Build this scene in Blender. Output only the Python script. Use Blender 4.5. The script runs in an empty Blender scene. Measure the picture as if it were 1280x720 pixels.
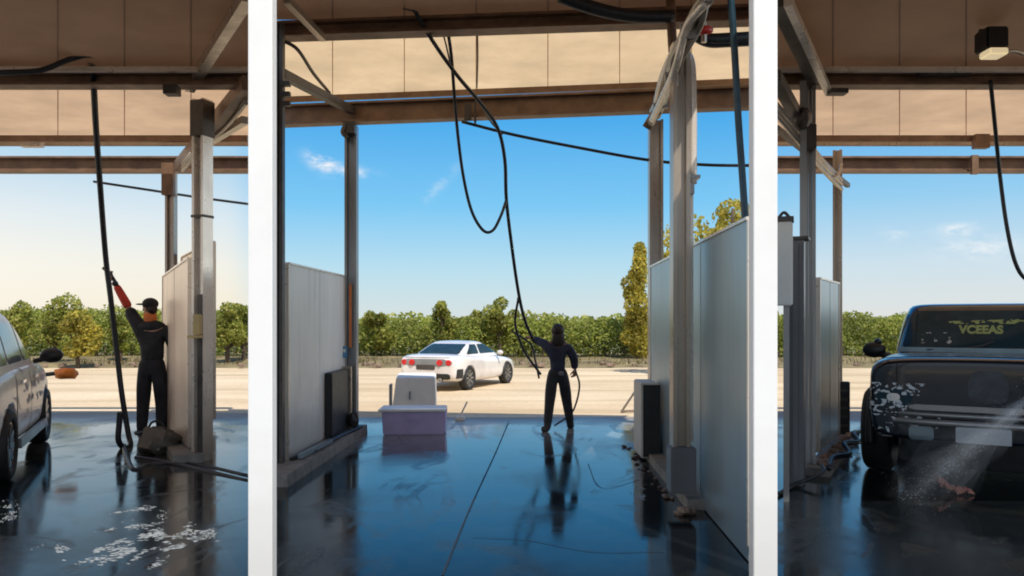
import bpy, bmesh, math, random
from mathutils import Vector, Matrix, noise
from mathutils.bvhtree import BVHTree
R = math.radians
random.seed(7)
scene = bpy.context.scene
COL = scene.collection
EYE = 1.65

# ------------------------------------------------------------------ helpers
def W(px, py, d):
    """world point from image pixel coordinates, at assumed depth d in front of the camera"""
    return Vector(((px - 640) / 1000 * d, d, EYE - (py - 400) / 1000 * d))
def G(px, d, z=0.0):
    return Vector(((px - 640) / 1000 * d, d, z))

class NT:
    def __init__(s, nt):
        s.nt = nt; s.n = nt.nodes; s.l = nt.links
    def add(s, t, **kw):
        n = s.n.new(t)
        for k, v in kw.items():
            if k.startswith('i_'):
                n.inputs[k[2:].replace('_', ' ')].default_value = v
            else:
                setattr(n, k, v)
        return n
    def link(s, a, b): s.l.new(a, b)
    def math(s, op, a, b=None, c=None, clamp=False):
        n = s.n.new('ShaderNodeMath'); n.operation = op; n.use_clamp = clamp
        for i, v in enumerate((a, b, c)):
            if v is None: continue
            if isinstance(v, (int, float)): n.inputs[i].default_value = v
            else: s.l.new(v, n.inputs[i])
        return n.outputs[0]
    def mix(s, f, a, b):
        n = s.n.new('ShaderNodeMix'); n.data_type = 'RGBA'
        for sock, v in ((n.inputs[0], f), (n.inputs[6], a), (n.inputs[7], b)):
            if isinstance(v, (int, float)): sock.default_value = v
            elif isinstance(v, tuple): sock.default_value = v if len(v) == 4 else (*v, 1)
            else: s.l.new(v, sock)
        return n.outputs[2]
    def ramp(s, f, stops, interp='LINEAR'):
        n = s.n.new('ShaderNodeValToRGB'); n.color_ramp.interpolation = interp
        el = n.color_ramp.elements
        while len(el) < len(stops): el.new(0.5)
        for e, (p, c) in zip(el, stops):
            e.position = p
            e.color = (c, c, c, 1) if isinstance(c, (int, float)) else (*c, 1)
        s.l.new(f, n.inputs[0])
        return n.outputs[0]
    def noise(s, scale, detail=4, rough=.55, coord='Object', stretch=None, dist=0):
        tc = s.n.new('ShaderNodeTexCoord')
        v = tc.outputs[coord]
        if stretch:
            mp = s.n.new('ShaderNodeMapping'); mp.inputs['Scale'].default_value = stretch
            s.l.new(v, mp.inputs[0]); v = mp.outputs[0]
        n = s.n.new('ShaderNodeTexNoise'); n.inputs['Scale'].default_value = scale
        n.inputs['Detail'].default_value = detail; n.inputs['Roughness'].default_value = rough
        n.inputs['Distortion'].default_value = dist
        s.l.new(v, n.inputs['Vector'])
        return n.outputs['Fac']

def new_mat(name):
    m = bpy.data.materials.new(name); m.use_nodes = True
    t = NT(m.node_tree); b = t.n['Principled BSDF']
    return m, t, b

def mat(name, c, rough=.5, metal=0.0, vary=.25, scale=6, bump=.0, bscale=None, coat=0.0, rvary=.12, stretch=None, c2=None, spec=.5):
    m, t, b = new_mat(name)
    f = t.noise(scale, 5, .6, stretch=stretch)
    f = t.ramp(f, [(.3, 0.0), (.7, 1.0)])
    lo = tuple(x * (1 - vary) for x in c); hi = c2 if c2 else tuple(min(1, x * (1 + vary)) for x in c)
    t.link(t.mix(f, lo, hi), b.inputs['Base Color'])
    f2 = t.noise(scale * 2.3, 3, .6, stretch=stretch)
    r = t.math('MULTIPLY_ADD', f2, rvary * 2, rough - rvary, clamp=True)
    t.link(r, b.inputs['Roughness'])
    b.inputs['Metallic'].default_value = metal
    b.inputs['Coat Weight'].default_value = coat
    b.inputs['Coat Roughness'].default_value = .08
    b.inputs['Specular IOR Level'].default_value = spec
    if bump:
        bn = t.add('ShaderNodeBump', i_Strength=bump, i_Distance=.02)
        t.link(t.noise(bscale or scale * 5, 4, .6), bn.inputs['Height'])
        t.link(bn.outputs[0], b.inputs['Normal'])
    return m

def tag(o, label=None, cat=None, group=None, kind=None):
    if label: o['label'] = label
    if cat: o['category'] = cat
    if group: o['group'] = group
    if kind: o['kind'] = kind
    return o

def thing(name, label, cat, loc=(0, 0, 0), rz=0, group=None):
    o = bpy.data.objects.new(name, None); COL.objects.link(o)
    o.empty_display_size = .1
    o.location = loc; o.rotation_euler = (0, 0, rz)
    return tag(o, label, cat, group)

def link_mesh(name, me, m=None, parent=None):
    o = bpy.data.objects.new(name, me); COL.objects.link(o)
    if m is not None:
        me.materials.clear(); me.materials.append(m)
    if parent is not None: o.parent = parent
    return o

def smooth_path(pts, n=6):
    pts = [Vector(p) for p in pts]
    if len(pts) < 3: return pts
    out = []
    P = [pts[0] * 2 - pts[1]] + pts + [pts[-1] * 2 - pts[-2]]
    for i in range(1, len(P) - 2):
        a, b, c, d = P[i - 1:i + 3]
        for k in range(n):
            t = k / n
            out.append(.5 * ((2 * b) + (c - a) * t + (2 * a - 5 * b + 4 * c - d) * t * t + (3 * b - a - 3 * c + d) * t ** 3))
    out.append(pts[-1]); return out

class MB:
    def __init__(s): s.v = []; s.f = []
    def quad(s, *p):
        i = len(s.v); s.v += [Vector(x) for x in p]; s.f.append(tuple(range(i, i + len(p)))); return s
    def hexa(s, p):
        i = len(s.v); s.v += [Vector(x) for x in p]
        for q in ((0, 3, 2, 1), (4, 5, 6, 7), (0, 1, 5, 4), (1, 2, 6, 5), (2, 3, 7, 6), (3, 0, 4, 7)):
            s.f.append(tuple(i + k for k in q))
        return s
    def box(s, c, size, rz=0, M=None):
        x, y, z = (d / 2 for d in size); c = Vector(c)
        m = M or Matrix.Rotation(rz, 3, 'Z')
        return s.hexa([c + m @ Vector(q) for q in ((-x, -y, -z), (x, -y, -z), (x, y, -z), (-x, y, -z), (-x, -y, z), (x, -y, z), (x, y, z), (-x, y, z))])
    def bar(s, a, b, w, h, up=(0, 0, 1)):
        a, b = Vector(a), Vector(b); d = (b - a); L = d.length; d.normalize()
        u = Vector(up)
        if abs(d.dot(u)) > .98: u = Vector((0, 1, 0))
        x = d.cross(u).normalized(); z = x.cross(d).normalized()
        M = Matrix((x, d, z)).transposed()
        return s.box((a + b) / 2, (w, L, h), M=M)
    def ibeam(s, a, b, w, h, t=.03):
        a, b = Vector(a), Vector(b)
        up = Vector((0, 0, 1))
        s.bar(a + up * (h / 2 - t / 2), b + up * (h / 2 - t / 2), w, t)
        s.bar(a - up * (h / 2 - t / 2), b - up * (h / 2 - t / 2), w, t)
        s.bar(a, b, t, h - 2 * t - .002)
        return s
    def hcol(s, p, z0, z1, w, d, rz=0, t=.035):
        p = Vector(p); M = Matrix.Rotation(rz, 3, 'Z'); zc = (z0 + z1) / 2; h = z1 - z0
        for sx in (-1, 1):
            s.box(Vector((p.x, p.y, zc)) + M @ Vector((sx * (w / 2 - t / 2), 0, 0)), (t, d, h), M=M)
        s.box((p.x, p.y, zc), (w - 2 * t - .002, t, h), M=M)
        return s
    def tube(s, pts, r, n=8, sm=6, rr=None):
        P = smooth_path(pts, sm) if sm else [Vector(p) for p in pts]
        N = len(P); base = len(s.v); u = None
        for i, p in enumerate(P):
            d = (P[min(i + 1, N - 1)] - P[max(i - 1, 0)])
            if d.length < 1e-9: d = Vector((0, 0, 1))
            d.normalize()
            if u is None:
                u = d.orthogonal().normalized()
            else:
                u = (u - d * u.dot(d))
                u = u.normalized() if u.length > 1e-6 else d.orthogonal().normalized()
            w = d.cross(u); q = r if rr is None else rr(i / max(1, N - 1))
            for k in range(n):
                a = 2 * math.pi * k / n
                s.v.append(p + (u * math.cos(a) + w * math.sin(a)) * q)
        for i in range(N - 1):
            for k in range(n):
                a = base + i * n + k; b = base + i * n + (k + 1) % n
                s.f.append((a, b, b + n, a + n))
        s.f.append(tuple(base + k for k in range(n))[::-1]); s.f.append(tuple(base + (N - 1) * n + k for k in range(n)))
        return s
    def lathe(s, prof, M=None, n=32):
        """prof: (r, h) rows about local Z"""
        base = len(s.v); M = M or Matrix.Identity(4)
        for r, h in prof:
            for k in range(n):
                a = 2 * math.pi * k / n
                s.v.append(M @ Vector((r * math.cos(a), r * math.sin(a), h)))
        for i in range(len(prof) - 1):
            for k in range(n):
                a = base + i * n + k; b = base + i * n + (k + 1) % n
                s.f.append((a, b, b + n, a + n))
        s.f.append(tuple(base + k for k in range(n))[::-1]); s.f.append(tuple(base + (len(prof) - 1) * n + k for k in range(n)))
        return s
    def ball(s, c, rad, n=12, jit=0, seed=0):
        c = Vector(c); base = len(s.v); rx, ry, rz = (rad,) * 3 if isinstance(rad, (int, float)) else rad
        m = n // 2
        for i in range(m + 1):
            th = math.pi * i / m
            for k in range(n):
                a = 2 * math.pi * k / n
                d = Vector((math.sin(th) * math.cos(a), math.sin(th) * math.sin(a), math.cos(th)))
                q = 1 + (jit * noise.noise(d * 2.2 + Vector((seed, seed * .7, 0))) if jit else 0)
                s.v.append(c + Vector((d.x * rx, d.y * ry, d.z * rz)) * q)
        for i in range(m):
            for k in range(n):
                a = base + i * n + k; b = base + i * n + (k + 1) % n
                s.f.append((a, b, b + n, a + n) if False else (a, a + n, b + n, b))
        return s
    def mesh(s, name, bevel=0):
        me = bpy.data.meshes.new(name); me.from_pydata([tuple(v) for v in s.v], [], s.f)
        bm = bmesh.new(); bm.from_mesh(me)
        bmesh.ops.remove_doubles(bm, verts=bm.verts, dist=1e-6)
        bmesh.ops.recalc_face_normals(bm, faces=bm.faces)
        if bevel:
            bmesh.ops.bevel(bm, geom=[e for e in bm.edges], offset=bevel, segments=2, affect='EDGES', clamp_overlap=True)
        bm.to_mesh(me); bm.free(); me.update()
        return me
    def build(s, name, m=None, parent=None, smooth=False, bevel=0):
        me = s.mesh(name, bevel)
        if smooth: me.shade_smooth()
        return link_mesh(name, me, m, parent)

def bake(o, name, m, parent=None, smooth=True):
    """evaluate modifiers into a plain mesh object, drop the source"""
    dg = bpy.context.evaluated_depsgraph_get(); dg.update()
    me = bpy.data.meshes.new_from_object(o.evaluated_get(dg)); me.name = name
    bpy.data.objects.remove(o, do_unlink=True)
    if smooth: me.shade_smooth()
    return link_mesh(name, me, m, parent)

# ------------------------------------------------------------------ materials
M = {}
M['white_paint'] = mat('white_paint', (.93, .93, .93), .55, vary=.03, scale=3)
M['panel'] = mat('galvanised_panel', (.31, .41, .47), .36, .45, vary=.12, scale=1.2, rvary=.08, stretch=(1, 1, .25), bump=.05, bscale=2)
M['panel_warm'] = mat('warm_panel', (.88, .72, .60), .40, .25, vary=.15, scale=1.2, rvary=.08, stretch=(1, 1, .25))
M['panel_pale'] = mat('pale_panel', (.84, .84, .82), .45, .15, vary=.10, scale=1.0, rvary=.08, stretch=(1, 1, .3))
M['panel_dark'] = mat('dark_panel', (.17, .17, .18), .4, .5, vary=.25, scale=1.5, stretch=(1, 1, .3))
M['steel_tan'] = mat('tan_steel', (.47, .40, .33), .30, .6, vary=.16, scale=2.5, stretch=(1, 1, .3))
M['steel_brown'] = mat('brown_steel', (.20, .12, .075), .5, .2, vary=.35, scale=4, bump=.08)
M['steel_grey'] = mat('grey_steel', (.30, .30, .30), .34, .6, vary=.15, scale=2.5, stretch=(1, 1, .3))
M['steel_dark'] = mat('dark_steel', (.075, .065, .06), .45, .3, vary=.3, scale=5)
M['steel_pale'] = mat('pale_steel', (.84, .77, .69), .3, .35, vary=.10, scale=2)
M['pipe'] = mat('pipe_metal', (.42, .38, .33), .3, .75, vary=.15, scale=3)
M['hose'] = mat('black_hose', (.016, .019, .024), .42, vary=.3, scale=20)
M['hose_teal'] = mat('teal_hose', (.008, .045, .075), .4, vary=.3, scale=10)
M['rubber'] = mat('black_rubber', (.014, .014, .015), .6, vary=.3, scale=10, bump=.1)
M['plastic_black'] = mat('black_plastic', (.012, .013, .015), .45, vary=.3, scale=6)
M['box_pale'] = mat('pale_box', (.52, .50, .46), .5, vary=.1)
M['box_white'] = mat('white_box', (.80, .78, .74), .5, vary=.04)
M['box_purple'] = mat('purple_plastic', (.46, .39, .66), .5, vary=.12, scale=3)
M['concrete'] = mat('kerb_concrete', (.20, .18, .16), .6, vary=.35, scale=5, bump=.35, bscale=25)
M['rubble'] = mat('rubble', (.22, .15, .11), .7, vary=.5, scale=7, bump=.4)
M['rubble_wet'] = mat('wet_rubble', (.10, .065, .05), .35, vary=.5, scale=7, bump=.4)
M['yellow_box'] = mat('yellow_box', (.62, .46, .20), .5, vary=.1)
M['red'] = mat('red_paint', (.55, .03, .02), .4, vary=.2)
M['skin'] = mat('skin', (.50, .27, .17), .5, vary=.1, scale=9)
M['cloth_black'] = mat('black_cloth', (.020, .021, .027), .8, vary=.5, scale=7, bump=.8, bscale=14)
M['cloth_navy'] = mat('navy_cloth', (.020, .026, .055), .8, vary=.5, scale=7, bump=.8, bscale=14)
M['cloth_red'] = mat('red_cloth', (.60, .055, .03), .75, vary=.2, scale=10, bump=.2)
M['cloth_orange'] = mat('orange_cloth', (.80, .22, .06), .75, vary=.2, scale=10, bump=.2)
M['hair'] = mat('dark_hair', (.02, .011, .009), .6, vary=.4, scale=18, stretch=(1, 1, .2))
M['bag'] = mat('canvas_bag', (.10, .085, .07), .75, vary=.3, scale=8, bump=.3)
M['rag'] = mat('brown_rag', (.34, .12, .08), .7, vary=.35, scale=12, bump=.3)
M['orange_lens'] = mat('orange_lens', (.85, .22, .03), .2, vary=.2)
M['glass_dark'] = mat('dark_glass', (.018, .042, .058), .10, vary=.25, rvary=.02, spec=.12)
M['glass_pale'] = mat('pale_glass', (.18, .24, .27), .08, vary=.25, rvary=.03, spec=.9)
M['chrome'] = mat('chrome', (.62, .63, .65), .18, 1.0, vary=.08, rvary=.05)
M['plate'] = mat('number_plate', (.42, .45, .48), .35, vary=.1)
M['tail_red'] = mat('tail_lens', (.62, .02, .02), .2, vary=.3, scale=14)
M['rim'] = mat('rim_metal', (.32, .32, .33), .3, .9, vary=.15)
M['suds'] = mat('thin_suds', (.42, .46, .49), .4, vary=.3, scale=30)
t_ = NT(M['suds'].node_tree); tr_ = t_.add('ShaderNodeBsdfTransparent'); mx_ = t_.add('ShaderNodeMixShader'); mx_.inputs[0].default_value = .5
t_.link(tr_.outputs[0], mx_.inputs[1]); t_.link(t_.n['Principled BSDF'].outputs[0], mx_.inputs[2]); t_.link(mx_.outputs[0], t_.n['Material Output'].inputs[0])
M['foam'] = mat('soap_foam', (.62, .66, .70), .6, vary=.08, scale=30, bump=.5, bscale=60)
M['lime_paint'] = mat('lime_paint', (.30, .38, .15), .5, vary=.2, scale=20)
M['bark'] = mat('bark', (.085, .06, .04), .85, vary=.35, scale=8, bump=.4)

def car_paint(name, c, dirt, rough=.22):
    m, t, b = new_mat(name)
    f = t.ramp(t.noise(1.7, 5, .6), [(.35, 0.0), (.7, 1.0)])
    t.link(t.mix(f, c, dirt), b.inputs['Base Color'])
    t.link(t.math('MULTIPLY_ADD', t.noise(4, 4), .2, rough - .1, clamp=True), b.inputs['Roughness'])
    b.inputs['Coat Weight'].default_value = .8; b.inputs['Coat Roughness'].default_value = .06
    bn = t.add('ShaderNodeBump', i_Strength=.06, i_Distance=.01)
    t.link(t.noise(60, 2), bn.inputs['Height']); t.link(bn.outputs[0], b.inputs['Normal'])
    return m
M['car_white'] = car_paint('white_car_paint', (.80, .78, .76), (.66, .60, .58))
M['car_wet_white'] = car_paint('wet_white_car_paint', (.95, .93, .91), (.90, .83, .80), .5)
b_ = M['car_wet_white'].node_tree.nodes['Principled BSDF']; b_.inputs['Coat Weight'].default_value = .5; b_.inputs['Coat Roughness'].default_value = .12
M['car_black'] = car_paint('black_car_paint', (.003, .006, .012), (.007, .013, .024), .13)
M['car_black'].node_tree.nodes['Principled BSDF'].inputs['Specular IOR Level'].default_value = .25

def sheet(name, c, trans, amt=.5):
    m, t, b = new_mat(name)
    f = t.ramp(t.noise(1.1, 5, .6), [(.3, .78), (.7, 1.1)])
    mul = t.n.new('ShaderNodeMix'); mul.data_type = 'RGBA'; mul.blend_type = 'MULTIPLY'; mul.inputs[0].default_value = 1
    mul.inputs[6].default_value = (*c, 1); t.link(f, mul.inputs[7])
    t.link(mul.outputs[2], b.inputs['Base Color']); b.inputs['Roughness'].default_value = .6
    tr = t.add('ShaderNodeBsdfTranslucent')
    mul2 = t.n.new('ShaderNodeMix'); mul2.data_type = 'RGBA'; mul2.blend_type = 'MULTIPLY'; mul2.inputs[0].default_value = 1
    mul2.inputs[6].default_value = (*trans, 1); t.link(f, mul2.inputs[7]); t.link(mul2.outputs[2], tr.inputs[0])
    mx = t.add('ShaderNodeMixShader'); mx.inputs[0].default_value = amt
    t.link(b.outputs[0], mx.inputs[1]); t.link(tr.outputs[0], mx.inputs[2])
    t.link(mx.outputs[0], t.n['Material Output'].inputs[0])
    return m
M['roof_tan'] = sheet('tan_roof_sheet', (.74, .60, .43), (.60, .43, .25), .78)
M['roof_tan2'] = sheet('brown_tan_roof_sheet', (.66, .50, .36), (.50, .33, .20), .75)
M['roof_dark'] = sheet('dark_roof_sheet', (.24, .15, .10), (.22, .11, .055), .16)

def leaf_mat(name, cols):
    m, t, b = new_mat(name)
    g = t.add('ShaderNodeNewGeometry')
    n = len(cols)
    c = t.ramp(g.outputs['Random Per Island'], [(i / (n - 1), cols[i]) for i in range(n)])
    big = t.ramp(t.noise(.9, 3, .6), [(.35, .55), (.65, 1.2)])
    mul = t.n.new('ShaderNodeMix'); mul.data_type = 'RGBA'; mul.blend_type = 'MULTIPLY'; mul.inputs[0].default_value = 1
    t.link(c, mul.inputs[6]); t.link(big, mul.inputs[7]); c = mul.outputs[2]
    t.link(c, b.inputs['Base Color']); b.inputs['Roughness'].default_value = .6
    tr = t.add('ShaderNodeBsdfTranslucent'); t.link(c, tr.inputs[0])
    mx = t.add('ShaderNodeMixShader'); mx.inputs[0].default_value = .52
    t.link(b.outputs[0], mx.inputs[1]); t.link(tr.outputs[0], mx.inputs[2])
    t.link(mx.outputs[0], t.n['Material Output'].inputs[0])
    return m
M['leaf_hedge'] = leaf_mat('hedge_leaf', [(.14, .18, .025), (.25, .30, .04), (.38, .42, .07), (.50, .48, .12)])
M['leaf_green'] = leaf_mat('green_leaf', [(.17, .21, .03), (.30, .35, .05), (.46, .47, .09), (.58, .52, .14)])
M['leaf_yellow'] = leaf_mat('yellow_leaf', [(.26, .25, .04), (.46, .41, .06), (.62, .52, .08), (.70, .57, .12)])
M['grass_dry'] = leaf_mat('dry_grass', [(.12, .09, .04), (.22, .17, .07), (.34, .26, .12), (.12, .13, .04)])

# wet concrete floor
def floor_mat():
    m, t, b = new_mat('wet_concrete')
    big = t.noise(.55, 6, .62, dist=.6)
    fine = t.noise(5, 6, .65)
    swirl = t.noise(.9, 4, .5, stretch=(1, .45, 1), dist=2.2)
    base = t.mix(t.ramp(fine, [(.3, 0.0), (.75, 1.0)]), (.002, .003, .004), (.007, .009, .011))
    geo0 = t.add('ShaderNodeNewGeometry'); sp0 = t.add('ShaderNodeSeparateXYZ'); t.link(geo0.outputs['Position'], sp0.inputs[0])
    far_sheen = t.math('DIVIDE', t.math('SUBTRACT', t.math('ADD', sp0.outputs['Y'], t.math('MULTIPLY', big, 3.0)), 10.6), 3.6, clamp=True)
    base = t.mix(t.math('MULTIPLY', t.math('POWER', far_sheen, 1.3), .95), base, (.30, .30, .28))  # pale far sheen painted into the base colour, foreground left near-black
    mud = t.ramp(swirl, [(.56, 0.0), (.60, .55), (.63, .55), (.68, 0.0)])
    base = t.mix(t.math('MULTIPLY', mud, t.math('MULTIPLY_ADD', far_sheen, .9, .1)), base, (.045, .036, .022))
    # drying out toward the far edge of the slab
    geo = t.add('ShaderNodeNewGeometry'); sep = t.add('ShaderNodeSeparateXYZ'); t.link(geo.outputs['Position'], sep.inputs[0])
    edge = t.math('ADD', sep.outputs['Y'], t.math('MULTIPLY', t.math('SUBTRACT', big, .5), 2.6))
    dry = t.ramp(t.math('DIVIDE', t.math('SUBTRACT', edge, 12.3), 1.6, clamp=True), [(0, 0.0), (1, 1.0)])
    base = t.mix(dry, base, (.25, .21, .16))
    t.link(base, b.inputs['Base Color'])
    rough = t.ramp(big, [(.3, .035), (.5, .10), (.62, .22), (.8, .34)])
    rough = t.math('ADD', rough, t.math('MULTIPLY', mud, .22))
    rough = t.math('MAXIMUM', rough, t.math('MULTIPLY', dry, .75))
    t.link(rough, b.inputs['Roughness'])
    wet = t.math('DIVIDE', t.math('SUBTRACT', sp0.outputs['Y'], 4.6), 4.4, clamp=True)  # reflection faded out near the camera to darken the foreground floor
    t.link(t.math('MULTIPLY_ADD', wet, .90, .08), b.inputs['Specular IOR Level'])  # reflection strength, faded near the camera to darken the floor
    bn = t.add('ShaderNodeBump', i_Strength=.10, i_Distance=.012)
    h = t.math('ADD', t.math('MULTIPLY', t.noise(2.2, 4, .6), 1.0), t.math('MULTIPLY', t.noise(24, 3, .6), .16))
    t.link(h, bn.inputs['Height']); t.link(bn.outputs[0], b.inputs['Normal'])
    return m
def drips(m, c, amt=.55):
    t = NT(m.node_tree); b = t.n['Principled BSDF']; src = b.inputs['Base Color'].links[0].from_socket
    f = t.ramp(t.noise(5, 5, .65, stretch=(1.6, 1.6, .10)), [(.50, 0.0), (.72, amt)])
    g = t.ramp(t.noise(1.3, 4, .6), [(.40, .15), (.66, 1.0)])
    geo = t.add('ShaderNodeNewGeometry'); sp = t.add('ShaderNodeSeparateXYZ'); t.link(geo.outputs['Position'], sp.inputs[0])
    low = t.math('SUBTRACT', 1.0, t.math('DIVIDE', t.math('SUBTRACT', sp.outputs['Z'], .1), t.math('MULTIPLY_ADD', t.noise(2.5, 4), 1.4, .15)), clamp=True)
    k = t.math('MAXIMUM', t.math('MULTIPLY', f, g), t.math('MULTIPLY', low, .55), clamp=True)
    t.link(t.mix(k, src, c), b.inputs['Base Color'])
for k_, c_ in (('panel', (.13, .14, .15)), ('panel_pale', (.26, .24, .21)), ('panel_warm', (.30, .21, .15)), ('steel_tan', (.13, .08, .05)), ('steel_pale', (.20, .14, .10)), ('white_paint', (.62, .60, .57))):
    drips(M[k_], c_, .36 if k_ != 'white_paint' else .10)
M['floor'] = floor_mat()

def sand_mat():
    m, t, b = new_mat('sandy_ground')
    n1 = t.ramp(t.noise(.35, 6, .6, stretch=(.5, 1.6, 1)), [(.35, 0.0), (.68, 1.0)])
    c = t.mix(n1, (.56, .42, .26), (.76, .61, .42))
    trk = t.ramp(t.noise(.25, 5, .6, stretch=(.18, 2.6, 1)), [(.5, 0.0), (.62, .7)])
    c = t.mix(trk, c, (.44, .33, .19))
    grit = t.ramp(t.noise(9, 4, .7), [(.4, 0.0), (.7, .35)])
    c = t.mix(grit, c, (.34, .27, .17))
    t.link(c, b.inputs['Base Color']); b.inputs['Roughness'].default_value = .9
    bn = t.add('ShaderNodeBump', i_Strength=.4, i_Distance=.05)
    t.link(t.noise(6, 5, .65), bn.inputs['Height']); t.link(bn.outputs[0], b.inputs['Normal'])
    return m
M['sand'] = sand_mat()
M['verge'] = mat('verge_soil', (.20, .155, .075), .95, vary=.5, scale=1.4, bump=.6, c2=(.30, .24, .12))
M['far_field'] = mat('far_field', (.12, .13, .05), .95, vary=.4, scale=.2)

# ------------------------------------------------------------------ ground, floor
def poly(name, pts, z, m, kind='structure'):
    o = MB().quad(*[(x, y, z) for x, y in pts]).build(name, m)
    return tag(o, kind=kind)
poly('ground', [(-400, -60), (400, -60), (400, 700), (-400, 700)], -.012, M['sand'])
rng = random.Random(3)
edge = []
for i in range(0, 61):
    x = 14.0 - i * 28 / 60
    y = 13.55 + .22 * noise.noise(Vector((x * .35, 1, 0))) + .07 * noise.noise(Vector((x * 1.9, 2, 0)))
    if x < -3.2: y += .7
    if x > 3: y += .9
    edge.append((x, y))
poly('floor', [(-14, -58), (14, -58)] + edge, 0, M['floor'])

# floor joints (thin recess filled with dirt) and cracks
jm = mat('joint_dirt', (.008, .008, .009), .5, vary=.4, scale=20)
def strip(pts, w, name, m, z=.004):
    mb = MB(); P = smooth_path([Vector((x, y, z)) for x, y in pts], 8)
    for i in range(len(P) - 1):
        d = (P[i + 1] - P[i]).normalized(); n = Vector((-d.y, d.x, 0)) * w * (.7 + .6 * abs(noise.noise(P[i] * 3)))
        mb.quad(P[i] - n, P[i] + n, P[i + 1] + n, P[i + 1] - n)
    return tag(mb.build(name, m), kind='structure')
def fl(px, py): 
    d = EYE * 1000 / (py - 400); return ((px - 640) / 1000 * d, d)
strip([fl(553, 720), fl(590, 630), fl(620, 565), fl(636, 527)], .010, 'floor_joint', jm)
strip([fl(590, 672), fl(660, 676), fl(740, 690), fl(830, 690)], .005, 'floor_joint', jm)
strip([fl(735, 580), fl(752, 610), fl(800, 600)], .005, 'floor_crack', jm)

# low verge and distant field
mb = MB(); nx = 90
for i in range(nx):
    xa = -50 + i * 100 / nx; xb = -50 + (i + 1) * 100 / nx
    prof = lambda x, y: .18 * math.sin(max(0, min(1, (y - 27.5) / 3.5)) * math.pi / 2) + .10 * noise.noise(Vector((x * .8, y * .8, 4))) * (1 if y > 27.6 else 0)
    ys = [27.5 + .0, 28.4, 29.4, 30.6, 32, 36]
    for j in range(len(ys) - 1):
        off = lambda x: .5 * noise.noise(Vector((x * .3, 0, 9)))
        y0, y1 = ys[j], ys[j + 1]
        q = []
        for x, y in ((xa, y0), (xb, y0), (xb, y1), (xa, y1)):
            q.append((x, y + off(x), prof(x, y) - (.03 if y == 27.5 else 0)))
        mb.quad(*q)
tag(mb.build('verge', M['verge'], smooth=True), kind='structure')
poly('field', [(-300, 35.5), (300, 35.5), (300, 650), (-300, 650)], .10, M['far_field'])

# ------------------------------------------------------------------ vegetation
def leaves(mb, n, sampler, size, rnd, droop=.0):
    for _ in range(n):
        p, out = sampler()
        s = size * rnd.uniform(.6, 1.4)
        a = Vector((rnd.gauss(0, 1), rnd.gauss(0, 1), rnd.gauss(0, .7))) + out * .6
        a.normalize(); b = a.orthogonal().normalized()
        b = (Matrix.Rotation(rnd.uniform(0, 6.28), 3, a) @ b); c = a.cross(b)
        mb.quad(p - b * s * .5, p + c * s * .32 + a * s * .08, p + b * s * .55, p - c * s * .32 + a * s * .08)

def tree(name, label, base, h, cr, lm, n=1500, size=.16, trunk=.3, seed=0, blobs=9, group=None, columnar=False, rz=.9, cat='tree'):
    rnd = random.Random(seed)
    root = thing(name, label, cat, base, 0, group)
    t = MB()
    top = Vector((rnd.uniform(-.1, .1), 0, h * .82))
    t.tube([(0, 0, -.05), (rnd.uniform(-.06, .06), 0, h * .35), top], .05 * h ** .6, 8, 6, rr=lambda u: .045 * h ** .7 * (1 - .8 * u) + .01)
    B = []
    for i in range(blobs):
        if columnar:
            z = h * (trunk + (1 - trunk) * (i + .4) / blobs)
            w = cr * (.55 + .6 * math.sin(math.pi * min(1, (i + .8) / blobs) ** .8)) * rnd.uniform(.7, 1)
            c = Vector((rnd.uniform(-.25, .25) * cr, rnd.uniform(-.25, .25) * cr, z)); r = (w, w, h * .55 / blobs * 1.6)
        else:
            a = rnd.uniform(0, 6.28); q = rnd.uniform(.15, .75)
            z = h * rnd.uniform(trunk + .1, .86)
            k = 1 - abs((z / h - .55)) * .9
            c = Vector((math.cos(a) * cr * q * k, math.sin(a) * cr * q * k, z)); r0 = cr * rnd.uniform(.32, .55)
            r = (r0, r0, r0 * rz)
        B.append((c, r))
        s0 = Vector((0, 0, max(h * trunk * .7, c.z * .55)))
        t.tube([s0, (s0 + c) / 2 + Vector((0, 0, -.04 * h)), c], .02, 5, 4, rr=lambda u: .028 * h ** .5 * (1 - .75 * u) + .004)
    t.build('trunk', M['bark'], root, smooth=True)
    L = MB()
    def smp():
        c, r = rnd.choice(B)
        d = Vector((rnd.gauss(0, 1), rnd.gauss(0, 1), rnd.gauss(0, 1))).normalized()
        q = rnd.uniform(.45, 1.05) ** .6
        return c + Vector((d.x * r[0], d.y * r[1], d.z * r[2])) * q, d
    leaves(L, n, smp, size, rnd)
    L.build('crown', lm, root)
    return root

# the orchard rows beyond the verge: a mass of leaves nobody could count
def hedge(name, x0, x1, y, hfun, n, size, lm, seed, depth=1.6):
    rnd = random.Random(seed); mb = MB()
    def smp():
        x = rnd.uniform(x0, x1)
        h = hfun(x) * (1 + .16 * noise.noise(Vector((x * .9, seed, 0))) + .10 * noise.noise(Vector((x * 3.1, seed, 5))))
        z = .12 + h * rnd.random() ** .72
        d = depth * (.55 + .5 * math.sin(min(1, z / h) * 2.6))
        yy = y + rnd.uniform(-.5, .5) * d + .25 * noise.noise(Vector((x * 1.3, z * 1.5, seed)))
        return Vector((x, yy, z)), Vector((.4, -1.6, 1.3))
    leaves(mb, n, smp, size, rnd)
    o = mb.build(name, lm); return tag(o, kind='stuff')
o = hedge('orchard_rows', -27, 29, 32.6, lambda x: 1.60 + (.35 if x < -8 else 0) + (.12 if x > 8 else 0), 85000, .115, M['leaf_hedge'], 2, 1.8)
tag(o, 'long green row of orchard bushes beyond the sandy yard', 'hedgerow')
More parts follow.
